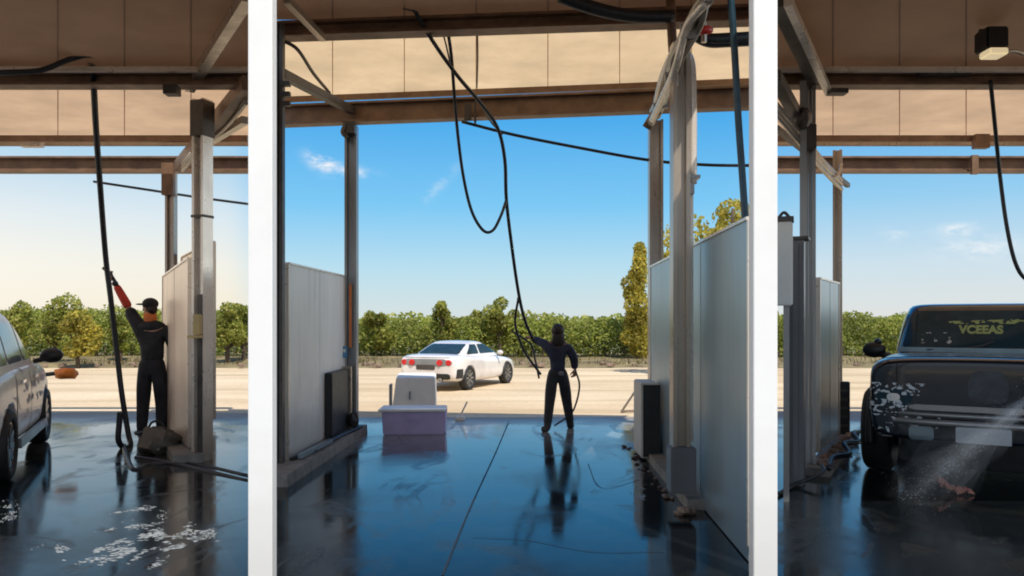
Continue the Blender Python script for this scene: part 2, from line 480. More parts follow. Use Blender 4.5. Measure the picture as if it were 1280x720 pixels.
o = hedge('far_orchard', -34, 36, 37.5, lambda x: 1.75 + .1 * math.sin(x), 26000, .17, M['leaf_green'], 5, 3)
tag(o, 'sunlit tops of the orchard bushes behind the front row', 'hedgerow')
# dark understory stems
rnd = random.Random(11); mb = MB()
for i in range(180):
    x = rnd.uniform(-27, 28); y = 32.3 + rnd.uniform(-.5, .5)
    mb.tube([(x, y, 0), (x + rnd.uniform(-.15, .15), y, .6)], .025, 5, 0)
tag(mb.build('orchard_stems', M['bark']), 'thin dark stems at the foot of the orchard row', 'stems', kind='stuff')

TREES = [
 # px, top y, dist, crown r, kind, label
 (12, 366, 27, .85, 'leaf_green', 'bushy green tree at the far left behind the white car roof'),
 (68, 360, 29, 1.0, 'leaf_green', 'broad round green tree right of the white car mirror'),
 (98, 385, 27.5, .75, 'leaf_yellow', 'low yellow green bush between the car mirror and the hose'),
 (150, 392, 30, .55, 'leaf_green', 'small green tree just left of the reaching person'),
 (284, 368, 29, .75, 'leaf_green', 'green tree right of the left bay column, left one of two'),
 (304, 374, 30, .6, 'leaf_hedge', 'dark green tree beside the white pillar in the left bay'),
 (472, 388, 32, .7, 'leaf_green', 'low rounded tree nearest the centre bay left post'),
 (553, 372, 32, .62, 'leaf_green', 'spiky pale green treetop above the white coupe roof'),
 (598, 384, 33, .5, 'leaf_green', 'narrow treetop between the two tall ones above the coupe'),
 (625, 368, 32, .75, 'leaf_green', 'tall bushy treetop above the right end of the coupe'),
 (648, 384, 33, .6, 'leaf_green', 'rounded treetop behind the hanging hose'),
]
for i, (px, ty, d, cr, lm, lab) in enumerate(TREES):
    g = G(px, d, .12 if d > 28 else 0); h = EYE + (400 - ty) / 1000 * d - g.z
    tree('orchard_tree', lab, g, h, cr, M[lm], n=2600, size=.115, trunk=.18, seed=20 + i, blobs=11)
tree('poplar_tree', 'tall narrow yellow green tree beside the right partition of the centre bay', G(796, 31, .1), 4.45, .56, M['leaf_yellow'], n=6000, size=.125, trunk=.06, seed=5, blobs=10, columnar=True)
tree('broadleaf_tree', 'bright yellow leafed tree rising behind the right metal partition', G(916, 24), 6.1, 1.95, M['leaf_yellow'], n=9000, size=.16, trunk=.22, seed=9, blobs=15)

# dry grass on the verge
rnd = random.Random(4); mb = MB()
for i in range(5200):
    x = rnd.uniform(-26, 28); y = rnd.uniform(27.9, 31.8)
    if noise.noise(Vector((x * .4, y * .6, 3))) < -.12: continue
    h = rnd.uniform(.08, .26); w = .02; a = rnd.uniform(0, 3.14); dx, dy = math.cos(a) * w, math.sin(a) * w; l = rnd.uniform(-.1, .1)
    zz = .10
    mb.quad((x - dx, y - dy, zz), (x + dx, y + dy, zz), (x + l, y + l * .5, zz + h))
tag(mb.build('dry_grass', M['grass_dry']), 'dry tufts of grass along the verge below the orchard', 'grass', kind='stuff')
# stones along the verge edge
rnd = random.Random(8); mb = MB()
for i in range(160):
    x = rnd.uniform(-24, 25); y = 27.9 + rnd.uniform(-.5, .9); r = rnd.uniform(.04, .13)
    mb.ball((x, y, r * .5 + .03), (r * 1.3, r, r * .7), 7, .5, i)
tag(mb.build('verge_stones', M['rubble']), 'brown stones and clods along the edge of the verge', 'stones', kind='stuff')

# ------------------------------------------------------------------ white piers added to fill the blank gaps between the views
def gap_pier(name, label, x0, x1):
    w = x1 - x0; c = (x0 + x1) / 2; y = 5.0; dp = .10
    r = thing(name, label, 'pillar', (c, y + dp / 2, 0), 0, 'added white pillars filling the gaps')
    del r['group']
    MB().box((0, 0, 2.16), (w, dp, 4.32)).build('added_shaft', M['white_paint'], r, bevel=.004)
    MB().box((0, dp / 2 + .006, .10), (w * .8, .01, .20)).build('added_base_plate', M['steel_grey'], r)
    return r
gap_pier('gap_pillar', 'added white pillar filling the gap between the left bay and the centre bay', W(310, 0, 5.0).x, W(346, 0, 5.10).x)
gap_pier('gap_pillar', 'added white pillar filling the gap between the centre bay and the black car bay', W(936, 0, 5.10).x, W(972, 0, 5.0).x)

# ------------------------------------------------------------------ canopies
S = .314
def wedge_sheet(root, name, m, y0, y1, z, xa, xb, ribs=8, z1=None):
    """corrugated sheet between radial edges x = xa*y .. xb*y"""
    mb = MB(); z1 = z if z1 is None else z1
    p = lambda u, y, zz: Vector((y * (xa + (xb - xa) * u), y, zz))
    mb.quad(p(0, y0, z), p(1, y0, z), p(1, y1[1], z1), p(0, y1[0], z1))
    o = mb.build(name, m, root)
    r = MB()
    for i in range(1, ribs):
        u = i / ribs; yy = y1[0] + (y1[1] - y1[0]) * u
        r.bar(p(u, y0, z - .012), p(u, yy - .02, z1 - .012), .010, .006)
    r.build('sheet_seam', m, o)
    return o

# centre canopy
cc = thing('wash_canopy', 'high centre bay canopy with glowing tan roof sheets and brown beams', 'canopy', (0, 0, 0))
wedge_sheet(cc, 'roof_sheet', M['roof_tan'], 9.0, (12.15, 11.15), 5.02, -S, S, 7)
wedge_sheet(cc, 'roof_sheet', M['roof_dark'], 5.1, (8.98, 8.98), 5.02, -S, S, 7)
def beam(root, a, b, w, h, m, ib=True, name='beam'):
    mb = MB()
    (mb.ibeam if ib else mb.bar)(a, b, w, h); return mb.build(name, M[m], root)
beam(cc, (-11.5 * .305, 11.55, 4.585), (10.55 * .31, 10.55, 4.585), .20, .29, 'steel_brown')
beam(cc, (-2.86, 9.12, 4.93), (2.70, 8.60, 4.93), .22, .17, 'steel_brown')
beam(cc, (-11.95 * .312, 12.1, 4.97), (11.1 * .312, 11.12, 4.97), .06, .08, 'steel_brown', False, 'edge_trim')
# side rafters
beam(cc, (-1.66, 5.3, 4.9), (-3.62, 11.75, 4.9), .10, .16, 'steel_brown', False, 'rafter')
beam(cc, (1.66, 5.3, 4.9), (3.30, 10.75, 4.9), .10, .16, 'steel_brown', False, 'rafter')
# front fascia carried by the piers, added out of view to block sun under the roof
MB().box((0, 5.18, 4.55), (3.44, .05, .9)).build('shade_fascia', M['white_paint'], cc)
# columns
MB().hcol((-2.30, 11.47), 0.1, 4.43, .17, .17).build('column', M['steel_grey'], cc)
MB().hcol((-2.49, 8.58), 0.1, 4.82, .085, .10).build('column', M['steel_dark'], cc)
MB().hcol((2.00, 11.15), 0, 4.43, .19, .16).build('column', M['steel_tan'], cc)
MB().hcol((3.25, 10.62), 0, 4.43, .16, .16).build('column', M['steel_tan'], cc)
MB().hcol((-3.52, 11.5), 0, 4.43, .16, .16).build('column', M['steel_tan'], cc)
# the big post in front of the right partition
bp = MB(); bp.hcol((1.47, 7.0), .55, 4.06, .15, .16); bp.build('column', M['steel_tan'], cc)
MB().box((1.56, 7.08, 1.75), (.075, .07, 2.35)).build('channel', M['steel_pale'], cc)
MB().box((1.575, 7.02, 2.90), (.13, .12, .03)).box((1.56, 7.0, 2.80), (.06, .06, .10)).build('bracket', M['steel_grey'], cc)
MB().box((1.485, 7.02, .345), (.22, .22, .40)).build('column_base', M['panel_dark'], cc, bevel=.01)
# braces left corner
mb = MB(); mb.bar(W(352, 92, 8.7), W(440, 138, 11.3), .09, .10); mb.build('brace', M['steel_dark'], cc)
mb = MB(); mb.bar(W(358, 0, 7.9), W(404, 48, 8.9), .07, .07); mb.build('brace', M['steel_tan'], cc)
mb = MB(); mb.box(W(437, 160, 11.3), (.16, .12, .16)); mb.tube([W(432, 155, 11.25), W(428, 165, 11.2), W(434, 172, 11.2)], .03, 6); mb.build('bracket', M['steel_dark'], cc)
mb = MB(); mb.tube([W(352, 50, 8.7), W(372, 62, 8.8), W(392, 92, 9.4), W(412, 116, 10.5)], .02, 6); mb.build('conduit', M['steel_dark'], cc)
for y in (105, 118, 130): MB().box(W(357, y, 8.55), (.10, .06, .05)).build('clamp', M['steel_dark'], cc)
mb = MB(); mb.tube([W(596, 20, 8.9), W(597, 70, 9.5), W(596, 110, 11.2)], .012, 5); mb.build('conduit', M['steel_brown'], cc)
MB().box(W(585, 140, 10.95), (.10, .05, .22)).build('clamp', M['steel_dark'], cc); MB().box(W(594, 140, 10.95), (.03, .06, .30)).build('clamp', M['steel_dark'], cc)

# side canopies: both with the same bay framing, each built at its place
def side_canopy(sgn, label):
    r = thing('wash_canopy', label, 'canopy', (0, 0, 0))
    a, b = (sgn * .318, sgn * 1.15)
    xa, xb = (b, a) if sgn < 0 else (a, b)
    wedge_sheet(r, 'roof_sheet', M['roof_tan2'], 8.75, (12.2, 12.2), 4.38, xa, xb, 10)
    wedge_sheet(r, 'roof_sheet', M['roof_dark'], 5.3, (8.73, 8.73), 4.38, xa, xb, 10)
    X = lambda d: (sgn * .318 * d, sgn * 1.1 * d)
    for d, z, w, h, m in ((12.8, 4.13, .2, .25, 'steel_brown'), (8.75, 4.27, .2, .15, 'steel_brown')):
        x0, x1 = X(d); beam(r, (x0, d, z), (x1, d, z), w, h, m)
    x0, x1 = X(12.15)
    beam(r, (x0, 12.1, 4.32), (x1, 12.1, 4.32), .07, .07, 'steel_tan', False, 'purlin')
    beam(r, (x0, 11.7, 4.30), (x1, 11.7, 4.30), .07, .09, 'steel_brown', False, 'purlin')
    x0, x1 = X(8.55)
    beam(r, (x0, 8.5, 4.31), (x1, 8.5, 4.31), .06, .05, 'steel_pale', False, 'purlin')
    MB().box((sgn * 5.0, 5.22, 4.15), (6.6, .05, .7)).build('shade_fascia', M['white_paint'], r)  # unseen board, added to limit how far sun reaches into the bay
    return r
lc = side_canopy(-1, 'low brown canopy over the left bay where the person reaches up')
# left columns
mb = MB(); g = G(253, 9.45); mb.hcol(g, .0, 4.25, .165, .17, R(-20)); mb.build('column', M['steel_pale'], lc)
MB().box((g.x + .01, g.y - .095, 1.0), (.07, .012, 1.9), R(-20)).build('channel', M['steel_dark'], lc)
MB().box((g.x, g.y, 4.02), (.19, .20, .42), R(-20)).build('column_head', M['steel_dark'], lc)
MB().box((g.x, g.y - .0, 2.87), (.18, .185, .03), R(-20)).build('band', M['steel_dark'], lc)
g2 = G(214, 12.6); MB().hcol(g2, 0, 4.0, .14, .14).build('column', M['steel_tan'], lc)
MB().box((g2.x, g2.y - .1, 3.85), (.18, .1, .5)).build('bracket', M['steel_brown'], lc)
for p, q, w, m in ((W(225, 208, 12.3), W(312, 104, 8.6), .16, 'steel_brown'), (W(237, 110, 9.2), W(310, -5, 6.6), .10, 'steel_tan'),
                   (W(238, 192, 11.6), W(306, 150, 9.8), .09, 'pipe')):
    MB().bar(p, q, w, w).build('brace', M[m], lc)
mb = MB()
for i in range(3):
    o = Vector((0, 0, -.05 * i))
    mb.tube([W(228, 205, 11.6) + o, W(250, 178, 10.8) + o, W(280, 152, 10) + o, W(308, 118, 8.9) + o], .022, 6)
mb.build('pipe', M['pipe'], lc)
mb = MB(); mb.box(W(215, 113, 8.6), (.14, .14, .10)); mb.build('bracket', M['steel_dark'], lc)
mb = MB(); mb.box(W(40, 178, 11.9), (.30, .12, .14)); mb.build('clamp', M['steel_pale'], lc)
for xx in (-9.5, -13.0): MB().hcol((xx, 12.6), 0, 4.0, .16, .16).build('column', M['steel_tan'], lc)

rc = side_canopy(1, 'low brown canopy over the right bay holding the black car')
for px, d, z1, w, m, rz in ((1013, 8.75, 4.2, .11, 'steel_grey', 20), (1004, 8.55, 4.2, .07, 'steel_grey', 20), (1047, 11.1, 4.0, .12, 'steel_tan', 25)):
    g = G(px, d); MB().hcol(g, 0, z1, w, w, R(-rz)).build('column', M[m], rc)
for xx in (10.5, 13.0): MB().hcol((xx, 12.6), 0, 4.0, .16, .16).build('column', M['steel_tan'], rc)
for p, q, w, m in ((W(985, 2, 6.6), W(1036, 116, 8.8), .07, 'steel_pale'), (W(972, 0, 6.7), W(1018, 100, 8.7), .12, 'steel_dark'),
                   (W(968, 95, 7.6), W(1010, 170, 9.2), .11, 'steel_dark'), (W(970, 160, 9), W(1060, 232, 11.6), .06, 'steel_dark')):
    MB().bar(p, q, w, w).build('brace', M[m], rc)
mb = MB()
for i, (o1, o2) in enumerate(((0, 0), (8, 5), (14, 12))):
    mb.tube([W(970, 130 + o1, 8), W(1000, 165 + o1, 8.6), W(1028, 200 + o2, 9.6), W(1052, 225 + o2, 10.8)], .026, 6)
mb.tube([W(1030, 205, 9.8), W(1036, 222, 10), W(1048, 218, 10.4), W(1052, 205, 10.6)], .02, 6)
mb.build('pipe', M['pipe'], rc)
mb = MB(); mb.ball(W(1003, 148, 8.5), (.10, .10, .12), 10, .3); mb.box(W(1010, 172, 8.6), (.14, .12, .26)); mb.build('valve', M['steel_dark'], rc)
MB().box(W(1218, 206, 12.65), (.10, .06, .30)).build('clamp', M['steel_brown'], rc); MB().box(W(1226, 177, 11.6), (.20, .12, .20)).build('clamp', M['steel_brown'], rc)
mb = MB(); mb.box(W(1047, 115, 8.6), (.18, .14, .05)); mb.build('bracket', M['steel_dark'], rc)
mb = MB(); mb.box(W(1180, 92, 8.6), (.55, .10, .05)); mb.build('bracket', M['steel_dark'], rc)

# flood lamp under the right roof
lm_, lt, lb = new_mat('lit_lens'); lb.inputs['Base Color'].default_value = (.9, .8, .55, 1)
lb.inputs['Emission Color'].default_value = (1, .8, .48, 1); lb.inputs['Emission Strength'].default_value = .5
fp = W(1239, 55, 7.4)
flt = thing('flood_lamp', 'black flood lamp with pale lit lens under the right roof', 'lamp', fp)
mb = MB(); mb.box((0, 0, .03), (.20, .22, .20)); mb.build('housing', M['plastic_black'], flt, bevel=.015)
mb = MB(); mb.box((0.005, -.03, -.10), (.17, .18, .06)); mb.build('lens', lm_, flt, bevel=.01)
zt = 4.36 - fp.z
for q in (-.06, .06): MB().bar((q, .06, .11), (q, .06, zt), .03, .03).build('bracket', M['plastic_black'], flt)
mb = MB(); mb.tube([(.10, .05, -.06), (.25, .05, -.05), (.42, .1, -.06), (.6, .2, .1), (.75, .3, zt)], .016, 6); mb.build('cable', M['pipe'], flt)

# ------------------------------------------------------------------ partitions
def partition(label, A, B, h, m, thick=.05, z0=.13, seams=2, rail='steel_pale', topslope=0, name='partition_wall'):
    A, B = Vector((A[0], A[1], 0)), Vector((B[0], B[1], 0)); d = B - A; L = d.length; ang = math.atan2(d.y, d.x)
    r = thing(name, label, 'partition', A, ang)
    mb = MB(); t = thick / 2
    mb.hexa([(0, -t, z0), (L, -t, z0), (L, t, z0), (0, t, z0), (0, -t, h), (L, -t, h + topslope), (L, t, h + topslope), (0, t, h)])
    mb.build('panel', M[m], r)
    e = MB(); e.bar((-.01, 0, h + .012), (L + .01, 0, h + topslope + .012), thick + .03, .022); e.build('top_rail', M[rail], r)
    e = MB()
    for i in range(1, seams + 1):
        x = L * i / (seams + 1); e.box((x, 0, (z0 + h) / 2), (.012, thick + .006, h - z0 - .01))
    e.build('panel_seam', M[m], r)
    for x in (-.018, L + .018):
        MB().box((x, 0, (h + topslope * (x > 0)) / 2 + .06), (.034, thick + .02, h - .12 + topslope * (x > 0))).build('end_post', M[rail], r)
    return r
partition('pale metal partition on the left side of the centre bay', (-2.475, 8.78), (-2.40, 11.30), 2.26, 'panel_pale', seams=1)
partition('tall blue grey metal partition on the right of the centre bay', (1.63, 5.44), (1.83, 10.4), 2.33, 'panel', seams=2, z0=.012)
partition('brushed metal partition beside the person reaching up', (-3.87, 9.62), (-4.97, 11.45), 2.38, 'panel_warm', topslope=-.12, seams=1)
partition('tan board partition behind the left bay column', (-4.62, 12.35), (-5.30, 12.9), 2.85, 'steel_tan', topslope=-.2, seams=0, rail='steel_tan')
g0, g1 = G(1022, 9.25), G(1046, 10.55)
partition('narrow grey partition on the left side of the black car bay', g0, g1, 2.12, 'panel', seams=1)

# square steel cabinets of the right bay
def cabinet(name, label, cat, c, size, rz, m, bev=.012, extra=None, par='body', group=None):
    r = thing(name, label, cat, c, rz, group)
    MB().box((0, 0, size[2] / 2), size).build(par, M[m], r, bevel=bev)
    if extra: extra(r)
    return r
def cap(r):
    MB().box((0, 0, 2.465), (.24, .26, .03)).build('cap', M['steel_dark'], r)
    MB().box((.0, -.124, 1.25), (.05, .012, 2.3)).build('channel', M['panel_dark'], r)
    MB().box((-.085, -.10, 1.2), (.025, .08, 2.38)).build('edge', M['steel_dark'], r)
cabinet('duct_column', 'dark square metal duct column beside the black car bay', 'duct', G(996, 8.05), (.15, .20, 2.45), R(-25), 'panel_dark', extra=cap)
def wbox(r):
    MB().box((0, -.004, .782), (.17, .21, .04)).build('lid', M['steel_dark'], r)
    MB().bar((.02, .0, 0), (.02, 0, -1.4), .05, .05).build('stand', M['steel_grey'], r)
    MB().tube([(-.05, 0, .80), (0, 0, .85), (.05, 0, .80)], .015, 6).build('handle', M['steel_dark'], r)
cabinet('meter_box', 'tall white metal box on a post behind the right white pillar', 'cabinet', W(980, 382, 7.3), (.15, .18, .76), R(-20), 'box_white', extra=wbox)
# fix: stand reaches the ground
for o in bpy.data.objects:
    if o.name.startswith('meter_box'):
        for c in o.children:
            if c.name.startswith('stand'):
                c.data = MB().bar((.02, 0, 0.0), (.02, 0, -o.location.z), .05, .05).mesh('stand'); c.data.materials.append(M['steel_grey'])
def vents(r):
    for i in range(5): MB().box((0, -.075, .2 + i * .12), (.10, .008, .03)).build('vent_slat', M['steel_dark'], r)
cabinet('pump_box', 'slim black box at the end of the partition by the black car', 'cabinet', G(1055, 11.05), (.15, .14, .80), R(-25), 'plastic_black', extra=vents)
# centre right box: pale sides, black front
def pbox(r):
    MB().box((0.015, -.345, .44), (.20, .03, .84)).build('front_panel', M['plastic_black'], r)
cabinet('pump_box', 'pale steel box with black front against the right partition', 'cabinet', (1.625, 9.70, .03), (.21, .66, .88), R(-1), 'box_pale', extra=pbox)
# centre left box
def lbox(r):
    MB().box((.50, .02, .42), (.07, .20, .90)).build('side_panel', M['steel_tan'], r)
    MB().ball((.42, -.12, .12), (.10, .08, .12), 8, .5).build('hose_guard', M['rubber'], r)
cabinet('pump_box', 'flat black box fixed low on the left pale partition', 'cabinet', (-2.345, 10.72, .13), (.92, .10, .84), R(88.3), 'plastic_black', extra=lbox)
# sticker and strap on the left post
st = thing('control_box', 'small blue sticker box on the left post of the centre bay', 'control box', W(431, 440, 11.28))
MB().box((0, -.02, 0), (.07, .04, .16)).build('body', mat('blue_plastic', (.10, .32, .55), .4), st, bevel=.008)
MB().box((0, -.042, .02), (.04, .006, .05)).build('screen', M['box_white'], st)
stp = MB().box(W(438, 395, 11.35), (.028, .03, .9)).build('warning_strip', M['cloth_orange']); tag(stp, 'thin orange strip running down the left post', 'strip')
# yellow box on left column
yb = thing('coin_box', 'small yellow box on the left bay column', 'coin box', W(247, 410, 9.30))
MB().box((0, 0, .04), (.09, .07, .24)).build('body', M['yellow_box'], yb, bevel=.01)
MB().box((-.02, -.02, -.10), (.15, .10, .03)).build('tray', M['yellow_box'], yb)

# ------------------------------------------------------------------ kerbs, rubble
def kerb(A, B, w, h, label_side):
    A, B = Vector((A[0], A[1], 0)), Vector((B[0], B[1], 0))
    n = 14; d = (B - A) / n; s = Vector((d.y, -d.x, 0)).normalized()
    mb = MB()
    for i in range(n):
        a = A + d * i; b = A + d * (i + .985); j = .008 * noise.noise(a * 2)
        mb.hexa([a - s * w / 2, a + s * w / 2, b + s * w / 2, b - s * w / 2] + [q + Vector((0, 0, h + j)) for q in (a - s * w / 2.1, a + s * w / 2.1, b + s * w / 2.1, b - s * w / 2.1)])
    o = mb.build('kerb', M['concrete'], bevel=0); return tag(o, kind='structure')
kerb((-2.40, 7.9), (-2.30, 11.7), .38, .12, 0)
kerb((1.65, 6.95), (1.76, 10.6), .26, .09, 0)
kerb((-3.72, 9.2), (-5.0, 11.6), .34, .10, 0)
kerb((3.22, 8.45), (4.75, 11.3), .26, .08, 0)
def rubble(label, A, B, spread, n, seed, r0=.03, r1=.09, m='rubble', zb=.0):
    rnd = random.Random(seed); A, B = Vector(A), Vector(B); mb = MB()
    for i in range(n):
        p = A.lerp(B, rnd.random()); r = rnd.uniform(r0, r1)
        mb.ball((p.x + rnd.uniform(-spread, spread), p.y + rnd.uniform(-spread, spread), zb + r * .45), (r * rnd.uniform(.9, 1.6), r, r * .65), 8, .6, i * 1.7)
    o = mb.build('rubble', M[m], smooth=False); return tag(o, label, 'rubble', kind='stuff')
rubble('wet brown rubble along the right partition of the centre bay', (1.42, 7.3, 0), (1.50, 10.4, 0), .06, 22, 1, .010, .032, 'rubble_wet')
rubble('wet stones on the kerb beside the black car', (3.35, 8.6, .1), (4.75, 11.1, .1), .08, 60, 2, .015, .05, zb=.07)
rubble('pale stones at the foot of the big tan post', (1.40, 6.78, 0), (1.52, 6.85, 0), .04, 6, 6, .03, .06)
# hoses lying on kerbs
def hose(label, pts, r=.022, m='hose', name='hose', cat='hose', n=8, sm=6, rr=None):
    o = MB().tube(pts, r, n, sm, rr).build(name, M[m], smooth=True); return tag(o, label, cat)
hose('thin hose lying on the kerb below the pale left partition', [(-2.40, 8.7, .14), (-2.28, 9.2, .145), (-2.30, 9.7, .14), (-2.24, 10.1, .15), (-2.22, 10.6, .14), (-2.12, 11.3, .15)], .022)
mb = MB(); mb.bar((-2.32, 8.75, .16), (-2.24, 9.9, .16), .05, .05); o = mb.build('pipe', M['panel']); tag(o, 'pale metal pipe lying along the left kerb', 'pipe')
hose('black hose piled on the kerb beside the black car', [(3.25, 8.2, .13), (3.45, 8.6, .17), (3.75, 8.9, .16), (3.9, 9.4, .2), (4.2, 9.7, .17), (4.35, 10.2, .2), (4.6, 10.6, .17)], .03)
hose('thin cable trailing from the kerb to the right white pillar', [(2.5, 7.5, .02), (2.8, 7.9, .03), (3.1, 8.0, .12), (3.25, 8.4, .13)], .018)

# ------------------------------------------------------------------ hanging hoses, cables
hose('long black hose hanging from the canopy to the person in the centre', [W(508, -5, 8.6), W(540, 50, 9.0), W(572, 95, 9.4), W(600, 128, 9.8), W(622, 160, 10.2), W(631, 200, 10.4), W(633, 250, 10.6), W(640, 310, 11), W(648, 365, 11.4), W(656, 400, 11.6), W(668, 428, 11.72)], .024)
hose('black hose looping down below the centre beam', [W(552, 0, 8.9), W(563, 60, 9.2), W(568, 120, 9.7), W(573, 175, 10), W(580, 225, 10.2), W(590, 265, 10.3), W(604, 288, 10.35), W(616, 288, 10.4), W(626, 270, 10.45), W(633, 250, 10.56)], .020)
hose('thin cord dropping from the roof sheet to the loop', [W(543, 12, 8.9), W(556, 50, 9.2), W(567, 100, 9.6)], .010, name='cord', cat='cord')
hose('thin cord slanting from the hose to the beam clamp', [W(594, 120, 10.8), W(612, 150, 10.4), W(628, 168, 10.3)], .012, name='cord', cat='cord')
hose('dark cable strung from the centre beam to the right post', [W(577, 152, 11.0), W(640, 168, 11.1), W(720, 184, 11.15), W(810, 200, 11.2), W(880, 206, 11.0), W(945, 207, 10.65)], .022, name='cable', cat='cable')
hose('teal hose hanging beside the right white pillar', [W(913, -8, 6.2), W(918, 60, 6.2), W(923, 150, 6.2), W(928, 220, 6.15), W(932, 280, 6.1)], .028, 'hose_teal')
hose('thick black pipe running under the centre roof toward the big post', [W(700, -5, 7.9), W(735, 8, 8.0), W(770, 17, 8.1), W(805, 21, 8.2), W(840, 20, 8.3)], .07, name='pipe', cat='pipe')
hose('thick black pipe under the roof right of the big post', [W(866, 40, 8.2), W(885, 50, 8.2), W(910, 50, 8.2), W(945, 48, 8.2)], .075, name='pipe', cat='pipe')
o = thing('valve', 'red valve on the dark pipe above the big post', 'valve', W(880, 38, 8.0))
MB().ball((0, 0, 0), (.09, .07, .05), 10, .3).build('handwheel', M['red'], o, smooth=True)
MB().tube([(0, 0, -.12), (0, 0, .08)], .03, 8, 0).build('stem', M['pipe'], o)
# bundle of pipes along the diagonal
bn = thing('pipe_bundle', 'bundle of weathered grey pipes slanting down to the beam', 'pipes', W(840, 100, 7.2))
rnd = random.Random(5); base = Vector(bn.location)
for i in range(6):
    ox, oz = rnd.uniform(-.06, .06), rnd.uniform(-.05, .05)
    P = [W(876 + i * 4, -6, 6.2), W(864 + i * 2, 30, 6.5), W(848, 75, 6.75), W(832, 112, 7.4), W(818, 146, 8.4)]
    k = MB().tube([p - base + Vector((ox + .03 * rnd.uniform(-1, 1), 0, oz + .03 * rnd.uniform(-1, 1))) for p in P], rnd.choice((.024, .030, .036)), 8)
    k.build('pipe', M['pipe' if i % 2 else 'steel_pale'], bn, smooth=True)
k = MB().tube([W(822, 138, 8.1) - base, W(814, 150, 8.4) - base, W(808, 160, 8.45) - base], .05, 8); k.build('pipe_end', M['steel_brown'], bn, smooth=True)
for j, (px, py, d) in enumerate(((861, 40, 6.56), (841, 92, 7.05), (826, 128, 7.9))):
    MB().box(W(px, py, d) - base, (.14, .05, .12), 0).build('clamp', M['steel_grey'], bn)
hose('bent grey pipe coming off the top of the big tan post', [W(846, 110, 7.0), W(846, 85, 7.0), W(856, 68, 7.0), W(864, 80, 7.0), W(866, 130, 7.0), W(866, 230, 7.0)], .035, 'steel_pale' , 'pipe', 'pipe')
hose('brown upright pipe left of the big post under the roof', [W(838, 0, 8.4), W(841, 60, 8.4), W(846, 110, 8.45)], .05, 'steel_brown', 'pipe', 'pipe')
# left bay
hose('black hose hanging down through the left bay to the floor', [W(113, -6, 8.2), W(116, 80, 8.6), W(120, 160, 9.3), W(125, 230, 9.9), W(132, 320, 10.4), W(138, 370, 10.5), W(145, 430, 10.6), W(152, 490, 10.6), W(160, 540, 10.6), W(163, 556, 10.5), W(155, 560, 10.3), W(148, 550, 10.2), W(149, 530, 10.2), W(150, 515, 10.2)], .036)
hose('loose end of hose curling over the wet floor', [W(155, 557, 10.35), W(160, 575, 9.4), W(168, 588, 8.8), W(185, 582, 9.1), W(215, 580, 9.15), W(260, 590, 8.7), W(312, 603, 8.2)], .030)
hose('second black hose lying on the floor below the left column', [W(170, 572, 9.6), W(205, 577, 9.35), W(255, 583, 9.05), W(312, 596, 8.45)], .026)
hose('black pipe drooping under the left bay roof', [W(-60, 95, 8.2), W(0, 91, 8.2), W(50, 88, 8.25), W(85, 75, 8.3), W(113, 67, 8.3)], .03, name='pipe', cat='pipe')
hose('thin cable crossing the sky in the left bay', [W(117, 227, 13), W(170, 235, 12.9), W(250, 247, 12.8), W(318, 256, 12.7)], .02, name='cable', cat='cable')
# right bay
hose('black hose hanging in a loop at the right edge', [W(1238, 100, 8.6), W(1244, 160, 8.8), W(1250, 220, 9), W(1258, 280, 9), W(1268, 325, 9), W(1280, 347, 9), W(1295, 350, 9), W(1310, 330, 9), W(1318, 250, 8.9), W(1322, 100, 8.6)], .022)

# ------------------------------------------------------------------ cars
def spatch(bvh, c, d, nu=10, nv=8, off=.006, rnd=.0, test=None):
    """c: four corners (bottom-left, bottom-right, top-right, top-left) outside the body; cast along d"""
    mb = MB(); idx = {}; c = [Vector(q) for q in c]; d = Vector(d).normalized()
    for j in range(nv + 1):
        v = j / nv; e = max(0, (abs(v - .5) - (.5 - rnd)) / rnd) if rnd else 0
        s = 1 - rnd * (1 - math.sqrt(max(0, 1 - e * e)))
        for i in range(nu + 1):
            u = .5 + (i / nu - .5) * s
            p = (c[0] * (1 - u) + c[1] * u) * (1 - v) + (c[3] * (1 - u) + c[2] * u) * v
            hit, n, _, _ = bvh.ray_cast(p, d, 4)
            if hit is None: continue
            if n.dot(d) > 0: n = -n
            idx[i, j] = len(mb.v); mb.v.append(hit + n * off)
    for j in range(nv):
        for i in range(nu):
            q = [(i, j), (i + 1, j), (i + 1, j + 1), (i, j + 1)]
            if all(k in idx for k in q):
                if test and not test(sum((mb.v[idx[k]] for k in q), Vector()) / 4): continue
                mb.f.append(tuple(idx[k] for k in q))
    return mb
def pbuild(mb, name, m, parent, smooth=True):
    me = bpy.data.meshes.new(name)
    me.from_pydata([tuple(v) for v in mb.v], [], mb.f)
    bm = bmesh.new(); bm.from_mesh(me)
    bmesh.ops.delete(bm, geom=[v for v in bm.verts if not v.link_faces], context='VERTS')
    bm.to_mesh(me); bm.free()
    if smooth: me.shade_smooth()
    return link_mesh(name, me, m, parent)

